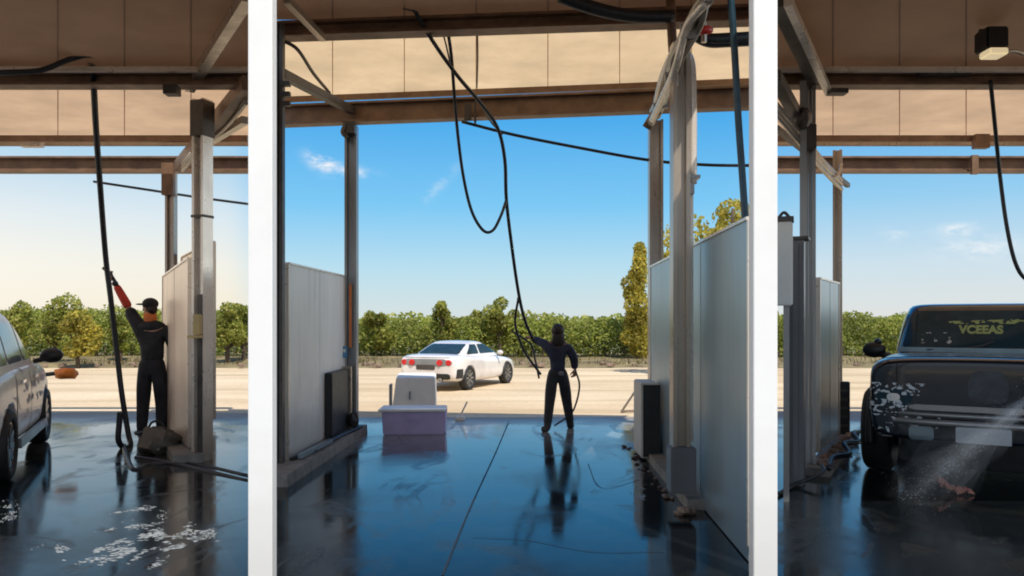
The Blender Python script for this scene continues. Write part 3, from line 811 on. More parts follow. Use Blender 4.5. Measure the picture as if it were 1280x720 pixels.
def make_body(st, wheels, R_arch, depth=.34, boxy=False):
    mb = MB(); rows = []
    for (y, hw, zb, zs, zt) in st:
        H = [(0, zb), (.8 * hw, zb), (.96 * hw, zb + .05), (hw, zb + .38 * (zs - zb)), (.99 * hw, zs - .10), (.95 * hw, zs), (.72 * hw, zs + (zt - zs) * .75), (0, zt)]
        if boxy: H = [(0, zb), (.8 * hw, zb), (.97 * hw, zb + .04), (hw, zb + .38 * (zs - zb)), (hw, zs - .16), (.995 * hw, zs - .06), (.97 * hw, zs), (.88 * hw, zs + (zt - zs) * .6), (.7 * hw, zt - .01), (0, zt)]
        ring = [Vector((x, y, z)) for x, z in H] + [Vector((-x, y, z)) for x, z in H[-2:0:-1]]
        rows.append(len(mb.v)); mb.v += ring; n = len(ring)
    for a, b in zip(rows[:-1], rows[1:]):
        for k in range(n):
            mb.f.append((a + k, a + (k + 1) % n, b + (k + 1) % n, b + k))
    mb.f.append(tuple(rows[0] + k for k in range(n))); mb.f.append(tuple(rows[-1] + k for k in range(n))[::-1])
    o = mb.build('tmp_body')
    sm = o.modifiers.new('s', 'SUBSURF'); sm.levels = 3; sm.render_levels = 3
    cut = []
    for (x, y) in wheels:
        for sx in (-1, 1):
            c = MB().lathe([(R_arch, -.5), (R_arch, .5)], Matrix.Translation((sx * (x + .5 - depth + .12), y, R_arch * .86)) @ Matrix.Rotation(R(90), 4, 'Y'), 40).build('tmp_cut')
            b = o.modifiers.new('b', 'BOOLEAN'); b.operation = 'DIFFERENCE'; b.object = c; b.solver = 'EXACT'; cut.append(c)
    return o, cut
def finish_body(o, cut, m, root):
    b = bake(o, 'body', m, root)
    for c in cut: bpy.data.objects.remove(c, do_unlink=True)
    return b
def bvh_of(o):
    bm = bmesh.new(); bm.from_mesh(o.data); t = BVHTree.FromBMesh(bm); bm.free(); return t

def make_cabin(rings, m, root, name='cabin'):
    """rings: (z, y_rear, y_front, half width)"""
    mb = MB(); N = 40; rows = []
    for (z, y0, y1, hw) in rings:
        rows.append(len(mb.v)); cy = (y0 + y1) / 2; ly = (y1 - y0) / 2
        for k in range(N):
            a = 2 * math.pi * k / N; ca, sa = math.cos(a), math.sin(a); e = 2 / 7
            mb.v.append(Vector((math.copysign(abs(sa) ** e, sa) * hw, cy + math.copysign(abs(ca) ** e, ca) * ly, z)))
    for a, b in zip(rows[:-1], rows[1:]):
        for k in range(N): mb.f.append((a + k, a + (k + 1) % N, b + (k + 1) % N, b + k))
    ctr = len(mb.v); z, y0, y1, hw = rings[-1]; mb.v.append(Vector((0, (y0 + y1) / 2, z + .012)))
    for k in range(N): mb.f.append((rows[-1] + k, rows[-1] + (k + 1) % N, ctr))
    o = mb.build('tmp_cabin'); s = o.modifiers.new('s', 'SUBSURF'); s.levels = 1; s.render_levels = 1
    return bake(o, name, m, root)

def wheel(root, x, y, R_, w, rim_r, spokes=7):
    sx = 1 if x > 0 else -1
    mt = Matrix.Translation((x, y, R_)) @ Matrix.Rotation(R(90) * sx, 4, 'Y')
    h = w / 2
    ty = MB().lathe([(rim_r, -h * .8), (R_ * .9, -h), (R_ * .985, -h * .8), (R_, -h * .4), (R_, h * .4), (R_ * .985, h * .8), (R_ * .9, h), (rim_r * 1.02, h * .85), (rim_r, h * .6)], mt, 40)
    wo = ty.build('wheel', M['rubber'], root, smooth=True)
    rm = MB().lathe([(rim_r * 1.0, h * .5), (rim_r, h * .78), (rim_r * .93, h * .8), (rim_r * .9, h * .35), (.07, h * .3), (.07, h * .5), (.03, h * .52)], mt, 32)
    for k in range(spokes):
        a = 2 * math.pi * k / spokes; c, s_ = math.cos(a), math.sin(a)
        rm.bar(mt @ Vector((.05 * c, .05 * s_, h * .52)), mt @ Vector((rim_r * .95 * c, rim_r * .95 * s_, h * .62)), .045, .05)
    rm.build('rim', M['rim'], wo)
    return wo

def foam_on(bvh, corners, d, root, thr=.12, sc=9, seed=0, nu=110, nv=64, off=.010, label=None, m='foam'):
    def ts(p): 
        q = Vector((p.x * sc, p.y * sc, p.z * sc * 1.3)) + Vector((seed * 3.1, seed, 0))
        return noise.fractal(q, .8, 2.1, 3) > thr
    mb = spatch(bvh, corners, d, nu, nv, off, 0, ts)
    if mb.f:
        o = pbuild(mb, 'soap_foam', M[m], root); o['kind'] = 'stuff'; return o

# --- black SUV facing the camera
a = R(31.4)
fax = Vector((4.93, 8.38, 0)); fwd = Vector((-math.sin(a), -math.cos(a), 0))
ctr = fax - fwd * 1.50
suv = thing('parked_car', 'black soapy off road car facing the camera in the right bay', 'car', ctr, math.atan2(fwd.y, fwd.x) - math.pi / 2)
ST = [(-2.35, .90, .50, 1.14, 1.16), (-2.32, .96, .44, 1.17, 1.19), (-2.1, 1.0, .40, 1.18, 1.21), (-1.5, 1.01, .36, 1.2, 1.23), (-.4, 1.01, .34, 1.2, 1.25), (.6, 1.01, .34, 1.21, 1.27), (1.1, 1.01, .36, 1.22, 1.29),
      (1.5, 1.01, .38, 1.22, 1.30), (2.0, 1.0, .42, 1.22, 1.30), (2.24, .99, .44, 1.20, 1.29), (2.32, .98, .46, 1.17, 1.27), (2.345, .95, .48, 1.14, 1.24), (2.35, .90, .50, 1.10, 1.18)]
o, cut = make_body(ST, [(1.0, 1.50), (1.0, -1.45)], .50, boxy=True)
body = finish_body(o, cut, M['car_black'], suv); bv = bvh_of(body)
cab = make_cabin([(1.14, -2.2, 1.02, .95), (1.26, -2.18, .98, .94), (1.5, -2.12, .74, .90), (1.76, -2.05, .46, .85), (1.83, -2.0, .38, .81), (1.85, -1.85, .22, .70)], M['car_black'], suv); cv = bvh_of(cab)
ws = pbuild(spatch(cv, [(.83, 2.5, 1.31), (-.83, 2.5, 1.31), (-.75, 2.5, 1.755), (.75, 2.5, 1.755)], (0, -1, 0), 20, 10, .006, .06), 'windshield', M['glass_dark'], suv)
for sx in (-1, 1):
    for (y0, y1, yt0, yt1) in ((.0, .68, .0, .36), (-.95, -.06, -.95, -.06), (-1.85, -1.02, -1.75, -1.02)):
        pbuild(spatch(cv, [(sx * 2, y0, 1.30), (sx * 2, y1, 1.30), (sx * 2, yt1, 1.72), (sx * 2, yt0, 1.72)], (-sx, 0, 0), 10, 8, .006, .08), 'window', M['glass_dark'], suv)
    # mirror
    mi = MB().ball((sx * 1.14, .72, 1.29), (.13, .075, .095), 14).tube([(sx * .92, .74, 1.20), (sx * 1.06, .73, 1.24)], .035, 8, 0).build('mirror', M['plastic_black'], suv, smooth=True)
    MB().ball((sx * 1.10, .71, 1.39), (.05, .04, .04), 8, .5, sx).build('soap_foam', M['car_black'], mi, smooth=True)
    # headlight
    hl = pbuild(spatch(bv, [(sx * .92, 3, .80), (sx * .60, 3, .80), (sx * .58, 3, .94), (sx * .90, 3, .96)], (0, -1, 0), 12, 6, .008, .3), 'headlight', M['glass_pale'] if False else M['glass_dark'], suv)
    pbuild(spatch(bv, [(sx * .82, 3, .835), (sx * .70, 3, .835), (sx * .70, 3, .915), (sx * .82, 3, .915)], (0, -1, 0), 8, 8, .014, .5), 'lens', M['chrome'], hl)
    # fender flare
    fl_ = MB()
    for yc in (1.50, -1.45):
        P = [Vector((sx * 1.02, yc + .52 * math.cos(t), .43 + .52 * math.sin(t))) for t in [R(-10 + 200 * k / 14) for k in range(15)]]
        MB().tube(P, .05, 6, 3).build('fender_flare', M['plastic_black'], suv, smooth=True)
    fg = pbuild(spatch(bv, [(sx * .62, 3, .47), (sx * .40, 3, .47), (sx * .40, 3, .60), (sx * .62, 3, .60)], (0, -1, 0), 8, 6, .012, .2), 'fog_lamp', M['glass_pale'], suv)
    pbuild(spatch(bv, [(sx * 2, -.02, .52), (sx * 2, .9, .52), (sx * 2, .9, 1.10), (sx * 2, -.02, 1.10)], (-sx, 0, 0), 10, 8, .004, .05), 'door', M['car_black'], suv)
    for y in (1.50, -1.45): wheel(suv, sx * .98, y, .45, .30, .26, 6)
pn = pbuild(spatch(bv, [(.70, 3, .84), (-.70, 3, .84), (-.70, 3, 1.05), (.70, 3, 1.05)], (0, -1, 0), 20, 8, .004, .12), 'front_panel', M['car_black'], suv)
pbuild(spatch(bv, [(.12, 3, .86), (-.24, 3, .86), (-.22, 3, 1.16), (.10, 3, 1.16)], (0, -1, 0), 16, 18, .012, .45), 'grey_patch', mat('grey_disc', (.035, .045, .06), .25, .1, vary=.5, scale=9), suv)  # slightly greyer rounded patch on the black front
m_hood = mat('hood_sky_sheen', (.20, .29, .35), .22, .2, vary=.25, scale=4)  # sky reflection painted as pale blue over the black hood and cowl
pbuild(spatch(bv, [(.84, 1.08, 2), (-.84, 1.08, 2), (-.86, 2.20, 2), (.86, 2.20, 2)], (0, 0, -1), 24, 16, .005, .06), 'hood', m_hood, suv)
pbuild(spatch(bv, [(.62, 3, .76), (-.62, 3, .76), (-.62, 3, .815), (.62, 3, .815)], (0, -1, 0), 20, 4, .006, .1), 'trim_band', M['steel_grey'], suv)
bp_ = MB(); bp_.tube([(-.95, 2.22, .645), (-.6, 2.37, .645), (0, 2.40, .645), (.6, 2.37, .645), (.95, 2.22, .645)], .035, 8); bp_.build('bumper_bar', M['steel_grey'], suv, smooth=True)
bp_ = MB(); bp_.tube([(-.90, 2.24, .72), (-.6, 2.36, .72), (0, 2.385, .72), (.6, 2.36, .72), (.90, 2.24, .72)], .022, 8); bp_.build('bumper_bar', M['steel_grey'], suv, smooth=True)
MB().box((-.02, 2.425, .545), (.46, .02, .15)).build('number_plate', M['plate'], suv, bevel=.006)
lo = MB(); lo.hexa([(-.64, 2.0, .19), (.64, 2.0, .19), (.60, 2.26, .19), (-.60, 2.26, .19), (-.74, 1.96, .50), (.74, 1.96, .50), (.72, 2.33, .50), (-.72, 2.33, .50)]); lo.build('bumper', M['plastic_black'], suv, bevel=.03)
MB().box((0, 0, .27), (1.5, 3.9, .16)).build('chassis', M['plastic_black'], suv, bevel=.02)
for sx in (-1, 1):
    pbuild(spatch(bv, [(sx * .735, 3, .66), (sx * .725, 3, .66), (sx * .725, 3, 1.26), (sx * .735, 3, 1.26)], (0, -1, 0), 1, 14, .003), 'panel_gap', M['rubber'], suv)
wp = MB(); wp.tube([(.55, 1.06, 1.315), (.1, 1.0, 1.345), (-.1, .93, 1.41)], .010, 6); wp.build('wiper', M['plastic_black'], suv)
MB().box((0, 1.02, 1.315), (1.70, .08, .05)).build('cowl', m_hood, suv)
# lettering along the windshield
def text_mesh(s, size):
    cu = bpy.data.curves.new('t', 'FONT'); cu.body = s; cu.size = size; cu.align_x = 'CENTER'; cu.align_y = 'CENTER'; cu.offset = .006
    o = bpy.data.objects.new('t', cu); COL.objects.link(o)
    dg = bpy.context.evaluated_depsgraph_get(); me = bpy.data.meshes.new_from_object(o.evaluated_get(dg)); bpy.data.objects.remove(o, do_unlink=True)
    return me
tm = text_mesh('VCEEAS', .125)
bm = bmesh.new(); bm.from_mesh(tm); bmesh.ops.triangulate(bm, faces=bm.faces); bmesh.ops.subdivide_edges(bm, edges=[e for e in bm.edges if e.calc_length() > .05], cuts=2)
for v in bm.verts:
    p = Vector((-v.co.x + .03, 3, 1.53 + v.co.y)); h, n, _, _ = cv.ray_cast(p, Vector((0, -1, 0)), 5)
    if h is not None: v.co = h + n * .011 * (1 if n.y > 0 else -1)
bm.to_mesh(tm); bm.free()
link_mesh('lettering', tm, M['lime_paint'], suv)
foam_on(cv, [(.36, 3, 1.63), (-.52, 3, 1.66), (-.45, 3, 1.60), (.34, 3, 1.60)], (0, -1, 0), suv, .0, 16, 3, 60, 10, .009, m='lime_paint')
for c, th, sd in (([(.98, 3, .90), (.48, 3, .90), (.48, 3, 1.02), (.98, 3, 1.02)], .10, 1), ([(.98, 3, .72), (.62, 3, .72), (.62, 3, .84), (.98, 3, .86)], .05, 2), ([(.60, 3, .58), (.30, 3, .58), (.30, 3, .70), (.70, 3, .70)], .22, 5), ([(.95, 3, .48), (.72, 3, .48), (.70, 3, .70), (.95, 3, .70)], .28, 7),
                  ([(-.2, 3, 1.0), (-.75, 3, .98), (-.75, 3, 1.12), (-.2, 3, 1.10)], .34, 8)):
    foam_on(bv, c, (0, -1, 0), suv, th + .12, 17, sd, 150, 60, .010)
for c, th, sd in (([(.62, 4, 1.35), (.3, 4, 1.35), (.3, 4, 1.5), (.62, 4, 1.5)], .38, 4),):
    foam_on(cv, c, (0, -1, 0), suv, th, 14, sd, 40, 26, .009, m='plate')

# --- white crossover in the left bay, heading away
lw_r = Vector(G(14, 8.2)); lw_f = Vector(G(60, 10.9)); d = (lw_f - lw_r).normalized(); right = Vector((d.y, -d.x, 0))
mid = (lw_r + lw_f) / 2 - right * .98
lcar = thing('parked_car', 'white soapy car seen along its right side in the left bay', 'car', mid, math.atan2(d.y, d.x) - math.pi / 2)
lcar.scale = (1.05, 1.05, 1.05)
ST = [(-2.32, .74, .48, .92, .95), (-2.25, .84, .40, .98, 1.02), (-1.9, .91, .32, 1.04, 1.08), (-1.2, .935, .25, 1.07, 1.12), (0, .94, .23, 1.07, 1.12), (.9, .935, .24, 1.05, 1.09), (1.4, .92, .27, 1.0, 1.05),
      (1.9, .88, .34, .92, .97), (2.2, .80, .40, .82, .86), (2.30, .68, .46, .72, .76)]
o, cut = make_body(ST, [(.94, 1.36), (.94, -1.36)], .40)
body = finish_body(o, cut, M['car_wet_white'], lcar); bv = bvh_of(body)
cab = make_cabin([(1.0, -2.15, 1.12, .88), (1.1, -2.12, 1.0, .86), (1.36, -1.98, .55, .80), (1.58, -1.78, .12, .73), (1.66, -1.6, -.05, .68), (1.69, -1.3, -.25, .55)], M['car_wet_white'], lcar); cv = bvh_of(cab)
pbuild(spatch(cv, [(.74, 3, 1.12), (-.74, 3, 1.12), (-.62, 3, 1.58), (.62, 3, 1.58)], (0, -1, 0), 16, 10, .006, .06), 'windshield', M['glass_pale'], lcar)
pbuild(spatch(cv, [(.68, -4, 1.14), (-.68, -4, 1.14), (-.58, -4, 1.55), (.58, -4, 1.55)], (0, 1, 0), 16, 10, .006, .06), 'rear_window', M['glass_dark'], lcar)
for sx in (-1, 1):
    for (y0, y1, t0, t1) in ((-.10, .86, -.10, .16), (-1.05, -.17, -1.05, -.17), (-1.8, -1.12, -1.55, -1.12)):
        pbuild(spatch(cv, [(sx * 2, y0, 1.12), (sx * 2, y1, 1.12), (sx * 2, t1, 1.54), (sx * 2, t0, 1.54)], (-sx, 0, 0), 12, 8, .006, .08), 'window', M['glass_pale'], lcar)
    for (y0, y1) in ((-.06, .92), (-.98, -.10)):
        dr = pbuild(spatch(bv, [(sx * 2, y0, .36), (sx * 2, y1, .36), (sx * 2, y1, 1.02), (sx * 2, y0, 1.02)], (-sx, 0, 0), 12, 10, .005, .05), 'door', M['car_wet_white'], lcar)
        MB().bar((sx * .955, y0 + .12, .93), (sx * .955, y0 + .32, .93), .02, .03).build('handle', M['chrome'], dr)
        for yy in (y0 - .012, y1 + .012):
            pbuild(spatch(bv, [(sx * 2, yy - .008, .34), (sx * 2, yy + .008, .34), (sx * 2, yy + .008, 1.04), (sx * 2, yy - .008, 1.04)], (-sx, 0, 0), 1, 14, .003), 'door_gap', M['plastic_black'], dr)
    mi = MB().ball((sx * 1.05, .68, 1.14), (.13, .08, .09), 14).tube([(sx * .86, .72, 1.07), (sx * .98, .70, 1.10)], .03, 8, 0).build('mirror', M['plastic_black'], lcar, smooth=True)
    for y in (1.36, -1.36): wheel(lcar, sx * .83, y, .35, .23, .22, 9)
    pbuild(spatch(bv, [(sx * 2, 1.75, .62), (sx * 2, 2.2, .60), (sx * 2, 2.15, .74), (sx * 2, 1.80, .82)], (-sx, 0, 0), 8, 6, .008, .2), 'headlight', M['chrome'], lcar)
    tl = pbuild(spatch(bv, [(sx * .84, -4, .78), (sx * .55, -4, .78), (sx * .55, -4, .96), (sx * .82, -4, .96)], (0, 1, 0), 8, 6, .008, .2), 'taillight', M['tail_red'], lcar)
sd_ = MB(); sd_.bar((.945, -.95, .30), (.945, .95, .30), .03, .10); sd_.build('sill', M['steel_grey'], lcar)
for c, th, sdd in (([(2, -.6, .80), (2, 1.0, .80), (2, 1.0, 1.08), (2, -.6, 1.08)], .30, 3), ([(2, -1.2, .5), (2, .9, .4), (2, .9, .7), (2, -1.2, .8)], .42, 6)):
    foam_on(bv, c, (-1, 0, 0), lcar, th, 6, sdd, 90, 30, .010)
# orange cone-like bundle beyond the car's nose
of = thing('wash_mitt', 'bright orange wash mitt sticking out from the nose of the left white car', 'mitt', W(82, 467, 11.7))

# --- white coupe on the sand
aa = R(24); hd = Vector((math.sin(aa), math.cos(aa), 0))
cp = thing('parked_car', 'white coupe parked on the sandy yard with red tail lights', 'car', (-1.26, 20.3, -.012), math.atan2(hd.y, hd.x) - math.pi / 2)
cp.scale = (.84, .84, .84)
ST = [(-2.20, .70, .42, .84, .90), (-2.15, .84, .32, .92, .98), (-1.95, .92, .25, .97, 1.03), (-1.4, .95, .22, .97, 1.04), (-.5, .92, .2, .92, .98), (.5, .92, .2, .88, .94), (1.2, .92, .22, .84, .90), (1.8, .88, .26, .76, .81), (2.1, .80, .30, .66, .70), (2.2, .68, .36, .58, .62)]
o, cut = make_body(ST, [(.94, 1.32), (.94, -1.30)], .38)
body = finish_body(o, cut, M['car_white'], cp); bv = bvh_of(body)
cab = make_cabin([(.90, -1.75, 1.05, .82), (.98, -1.6, .92, .80), (1.16, -1.18, .45, .73), (1.30, -.78, .08, .66), (1.345, -.55, -.1, .60), (1.36, -.4, -.2, .5)], M['car_white'], cp); cv = bvh_of(cab)
pbuild(spatch(cv, [(.66, -4, 1.0), (-.66, -4, 1.0), (-.56, -4, 1.28), (.56, -4, 1.28)], (0, 1, 0), 16, 10, .006, .08), 'rear_window', M['glass_dark'], cp)
pbuild(spatch(cv, [(.66, 4, 1.0), (-.66, 4, 1.0), (-.56, 4, 1.28), (.56, 4, 1.28)], (0, -1, 0), 16, 10, .006, .08), 'windshield', M['glass_dark'], cp)
for sx in (-1, 1):
    for (y0, y1, t0, t1) in ((-.42, .72, -.42, .12), (-1.25, -.50, -.80, -.50)):
        pbuild(spatch(cv, [(sx * 2, y0, 1.0), (sx * 2, y1, 1.0), (sx * 2, t1, 1.27), (sx * 2, t0, 1.27)], (-sx, 0, 0), 12, 8, .006, .08), 'window', M['glass_dark'], cp)
    for y in (1.32, -1.30): wheel(cp, sx * .83, y, .34, .24, .23, 8)
    for k, xx in enumerate((.70, .44)):
        tl = MB().lathe([(.085, 0), (.085, .03), (.06, .04), (.02, .035)], Matrix.Translation((sx * xx, -2.195 + .04 * (xx > .6), .80)) @ Matrix.Rotation(R(90), 4, 'X'), 20).build('taillight', M['tail_red'], cp)
        if k: break
    ex = MB().lathe([(.05, 0), (.055, .08), (.04, .08), (.04, .02)], Matrix.Translation((sx * .5, -2.2, .33)) @ Matrix.Rotation(R(90), 4, 'X'), 16).build('exhaust', M['chrome'], cp)
    MB().ball((sx * 1.0, .55, 1.0), (.11, .06, .07), 10).build('mirror', M['car_white'], cp, smooth=True)
    dr = pbuild(spatch(bv, [(sx * 2, -.50, .30), (sx * 2, .78, .30), (sx * 2, .74, .88), (sx * 2, -.50, .90)], (-sx, 0, 0), 12, 10, .006, .05), 'door', M['car_white'], cp)
# spoiler, plate, diffuser, side intake
pbuild(spatch(bv, [(.80, -4, .70), (-.80, -4, .70), (-.80, -4, .90), (.80, -4, .90)], (0, 1, 0), 20, 6, .004, .3), 'light_band', M['steel_grey'], cp)
pbuild(spatch(bv, [(.72, -4, .93), (-.72, -4, .93), (-.72, -4, .942), (.72, -4, .942)], (0, 1, 0), 20, 1, .005), 'trunk_gap', M['rubber'], cp)
pbuild(spatch(bv, [(.75, -4, .34), (-.75, -4, .34), (-.75, -4, .50), (.75, -4, .50)], (0, 1, 0), 14, 5, .008, .1), 'diffuser', M['plastic_black'], cp)
pbuild(spatch(bv, [(.30, -4, .60), (-.30, -4, .60), (-.30, -4, .74), (.30, -4, .74)], (0, 1, 0), 10, 5, .008, .1), 'number_plate', M['steel_dark'], cp)
pbuild(spatch(bv, [(2, -2.02, .36), (2, -1.70, .36), (2, -1.72, .62), (2, -2.02, .62)], (-1, 0, 0), 6, 6, .008, .1), 'side_vent', M['plastic_black'], cp)

# ------------------------------------------------------------------ things on the yard
wb = thing('vacuum_cabinet', 'white slanted cabinet standing left of the coupe', 'cabinet', (-1.70, 14.1, -.012), R(3))
wb.scale = (.80, .9, 1)
mb = MB(); mb.hexa([(-.50, -.3, 0), (.46, -.3, 0), (.46, .3, 0), (-.50, .3, 0), (-.40, -.26, .66), (.44, -.26, .66), (.44, .28, .72), (-.40, .28, .72)]); mb.build('body', M['box_white'], wb, bevel=.02)
MB().box((-.1, -.305, .36), (.04, .03, .14)).build('handle', M['steel_grey'], wb)
MB().box((-.53, -.1, .32), (.05, .25, .45)).build('hose_port', M['steel_grey'], wb, bevel=.01)
pb = thing('storage_crate', 'low purple crate with pale flat lid at the edge of the wet floor', 'crate', (-1.42, 11.75, .0), R(2))
pb.scale = (.88, .9, 1)
mb = MB(); mb.hexa([(-.50, -.3, .0), (.50, -.3, .0), (.50, .3, .0), (-.50, .3, .0), (-.52, -.32, .33), (.52, -.32, .33), (.52, .32, .33), (-.52, .32, .33)]); mb.build('tub', M['box_purple'], pb, bevel=.015)
MB().box((-.03, 0, .350), (1.10, .67, .035)).build('lid', M['box_white'], pb, bevel=.012)
MB().box((.0, -.325, .24), (.20, .02, .05)).build('handle', M['box_purple'], pb, bevel=.006)
# small white stand to the right of the crate
sw = thing('hose_stand', 'small white bracket on the ground right of the purple crate', 'bracket', (-.86, 13.2, 0))
MB().box((0, 0, .03), (.16, .12, .06)).build('base', M['box_white'], sw, bevel=.006)
MB().bar((0, 0, .06), (.12, .02, .30), .025, .025).build('stem', M['box_white'], sw)
# angled pipes by the right box
mb = MB(); mb.tube([(1.95, 14.3, 0), (2.25, 14.3, .45)], .02, 6, 0); mb.tube([(1.95, 14.3, .02), (2.5, 14.4, .03)], .02, 6, 0)
tag(mb.build('pipe_rack', M['steel_tan']), 'thin bent pipes on the sand behind the right box', 'pipes')

# ------------------------------------------------------------------ people
def skin_mesh(chains, sub=2):
    """chains: list of [(p, r), ...] sharing joints by equal position; returns a mesh"""
    idx = {}; V = []; RR = []; E = []
    for ch in chains:
        prev = None
        for p, r in ch:
            k = tuple(round(q, 4) for q in p)
            if k not in idx: idx[k] = len(V); V.append(Vector(p)); RR.append(r)
            if prev is not None and prev != idx[k]: E.append((prev, idx[k]))
            prev = idx[k]
    me = bpy.data.meshes.new('sk'); me.from_pydata([tuple(v) for v in V], E, []); o = bpy.data.objects.new('sk', me); COL.objects.link(o)
    md = o.modifiers.new('skin', 'SKIN'); md.use_smooth_shade = True; md.branch_smoothing = .6
    for i, sv in enumerate(me.skin_vertices[0].data):
        r = RR[i]; sv.radius = r if isinstance(r, tuple) else (r, r); sv.use_root = (i == 0)
    s = o.modifiers.new('s', 'SUBSURF'); s.levels = sub; s.render_levels = sub
    dg = bpy.context.evaluated_depsgraph_get(); dg.update()
    out = bpy.data.meshes.new_from_object(o.evaluated_get(dg)); bpy.data.objects.remove(o, do_unlink=True)
    return out
def join_meshes(name, meshes):
    bm = bmesh.new()
    for m in meshes: bm.from_mesh(m)
    out = bpy.data.meshes.new(name); bm.to_mesh(out); bm.free(); out.shade_smooth(); return out

def hand_chains(w, dirv, palm_n, s=1.0, curl=.9, side=1):
    """wrist point, forearm direction, palm normal; five unequal fingers curling toward palm_n"""
    d = Vector(dirv).normalized(); n = Vector(palm_n); n = (n - d * n.dot(d)).normalized(); x = d.cross(n) * side
    out = []; w = Vector(w)
    for i, (off, L) in enumerate(((-.032, .072), (-.011, .082), (.011, .077), (.031, .060))):
        b = w + d * .085 * s + x * off * s
        p = [(tuple(w + d * .03 * s + x * off * .5 * s), .012 * s), (tuple(b), .0105 * s)]
        q = b; dd = d.copy()
        for k in range(3):
            ang = curl * (.45 + .25 * k); dd = (d * math.cos(ang * (k + 1) * .7) + n * math.sin(ang * (k + 1) * .7)).normalized()
            q = q + dd * L * s * (.42, .33, .25)[k]; p.append((tuple(q), (.0095, .009, .007)[k] * s))
        out.append(p)
    t0 = w + d * .025 * s - x * .03 * s
    out.append([(tuple(w + d * .012 * s), .013 * s), (tuple(t0), .013 * s), (tuple(t0 - x * .025 * s + d * .03 * s + n * .015 * s), .011 * s), (tuple(t0 - x * .022 * s + d * .055 * s + n * .035 * s), .009 * s)])
    palm = [(tuple(w), (.024 * s, .022 * s)), (tuple(w + d * .045 * s), (.036 * s, .020 * s)), (tuple(w + d * .085 * s), (.036 * s, .016 * s))]
    return palm, out

def person(label, loc, J, rad, face_yaw, scale=1.0, clothes=(), head_r=.095, hands=(), cat='person'):
    """J: joints (x right, y away, z up) in metres"""
    root = thing('person', label, cat, loc)
    V = {k: Vector(v) * scale for k, v in J.items()}; rr = {k: (tuple(q * scale for q in v) if isinstance(v, tuple) else v * scale) for k, v in rad.items()}
    for q in 'LR':
        V['shin' + q] = V['an' + q].lerp(V['kn' + q], .35); rr['shin' + q] = rr['an' + q] * 1.15
        V['heel' + q] = Vector((V['an' + q].x, V['an' + q].y, V['to' + q].z + .005)).lerp(V['to' + q], .2); rr['heel' + q] = rr['to' + q] * 1.1
        V['to' + q].z += .018 * scale
    def ch(*ks, grow=0.0):
        o = []
        for k in ks:
            r = rr[k]; r = (r[0] + grow, r[1] + grow) if isinstance(r, tuple) else r + grow
            o.append((tuple(V[k]), r))
        return o
    bodychains = [ch('pelvis', 'waist', 'chest', 'neck0', 'neck1', 'head0', 'head1', 'head2'),
                  ch('chest', 'shL', 'elL', 'wrL'), ch('chest', 'shR', 'elR', 'wrR'),
                  ch('pelvis', 'hipL', 'knL', 'anL', 'toL'), ch('pelvis', 'hipR', 'knR', 'anR', 'toR')]
    meshes = [skin_mesh([[(p, (r[0] * .86, r[1] * .80) if isinstance(r, tuple) and i_ < 3 else r) for i_, (p, r) in enumerate(c_)] if c_ is bodychains[0] else [(p, (rr['chest'][0] * .86, rr['chest'][1] * .8) if i_ == 0 and c_ in bodychains[1:3] else ((rr['pelvis'][0] * .86, rr['pelvis'][1] * .8) if i_ == 0 else (r * .8 if (c_ in bodychains[3:] or c_ in bodychains[1:3]) and not (c_ in bodychains[1:3] and i_ == 3) else r))) for i_, (p, r) in enumerate(c_)] for c_ in bodychains])]
    for (wk, ek, pn, curl, side) in hands:
        w = V[wk]; d = (w - V[ek]).normalized()
        palm, fs = hand_chains(w, d, pn, 1.08 * scale, curl, side)
        meshes.append(skin_mesh([palm], 2))
        for f in fs: meshes.append(skin_mesh([f], 1))
    # face: nose, ears, brow on the head
    hc = V['head1']; fy = Matrix.Rotation(face_yaw, 3, 'Z')
    fm = MB()
    fm.ball(hc + fy @ Vector((0, .098, -.02)) * scale, (.016 * scale, .022 * scale, .026 * scale), 10)
    for sx in (-1, 1):
        fm.ball(hc + fy @ Vector((sx * .082, .0, -.015)) * scale, (.012 * scale, .022 * scale, .034 * scale), 10)
        fm.ball(hc + fy @ Vector((sx * .033, .083, .012)) * scale, (.013 * scale, .01 * scale, .008 * scale), 8)
    fm.ball(hc + fy @ Vector((0, .085, -.065)) * scale, (.026 * scale, .012 * scale, .008 * scale), 8)
    meshes.append(fm.mesh('f'))
    link_mesh('body', join_meshes('body', meshes), M['skin'], root)
    for (nm, mt, chains, grow) in clothes:
        ms = [skin_mesh([[(tuple(Vector(p)), r) for p, r in ch(*ks, grow=grow)] for ks in chains])]
        link_mesh(nm, join_meshes(nm, ms), M[mt], root)
    mz = min(v.co.z for c in root.children if c.name.startswith('boot') for v in c.data.vertices)
    root.location.z -= mz + .012
    return root, V

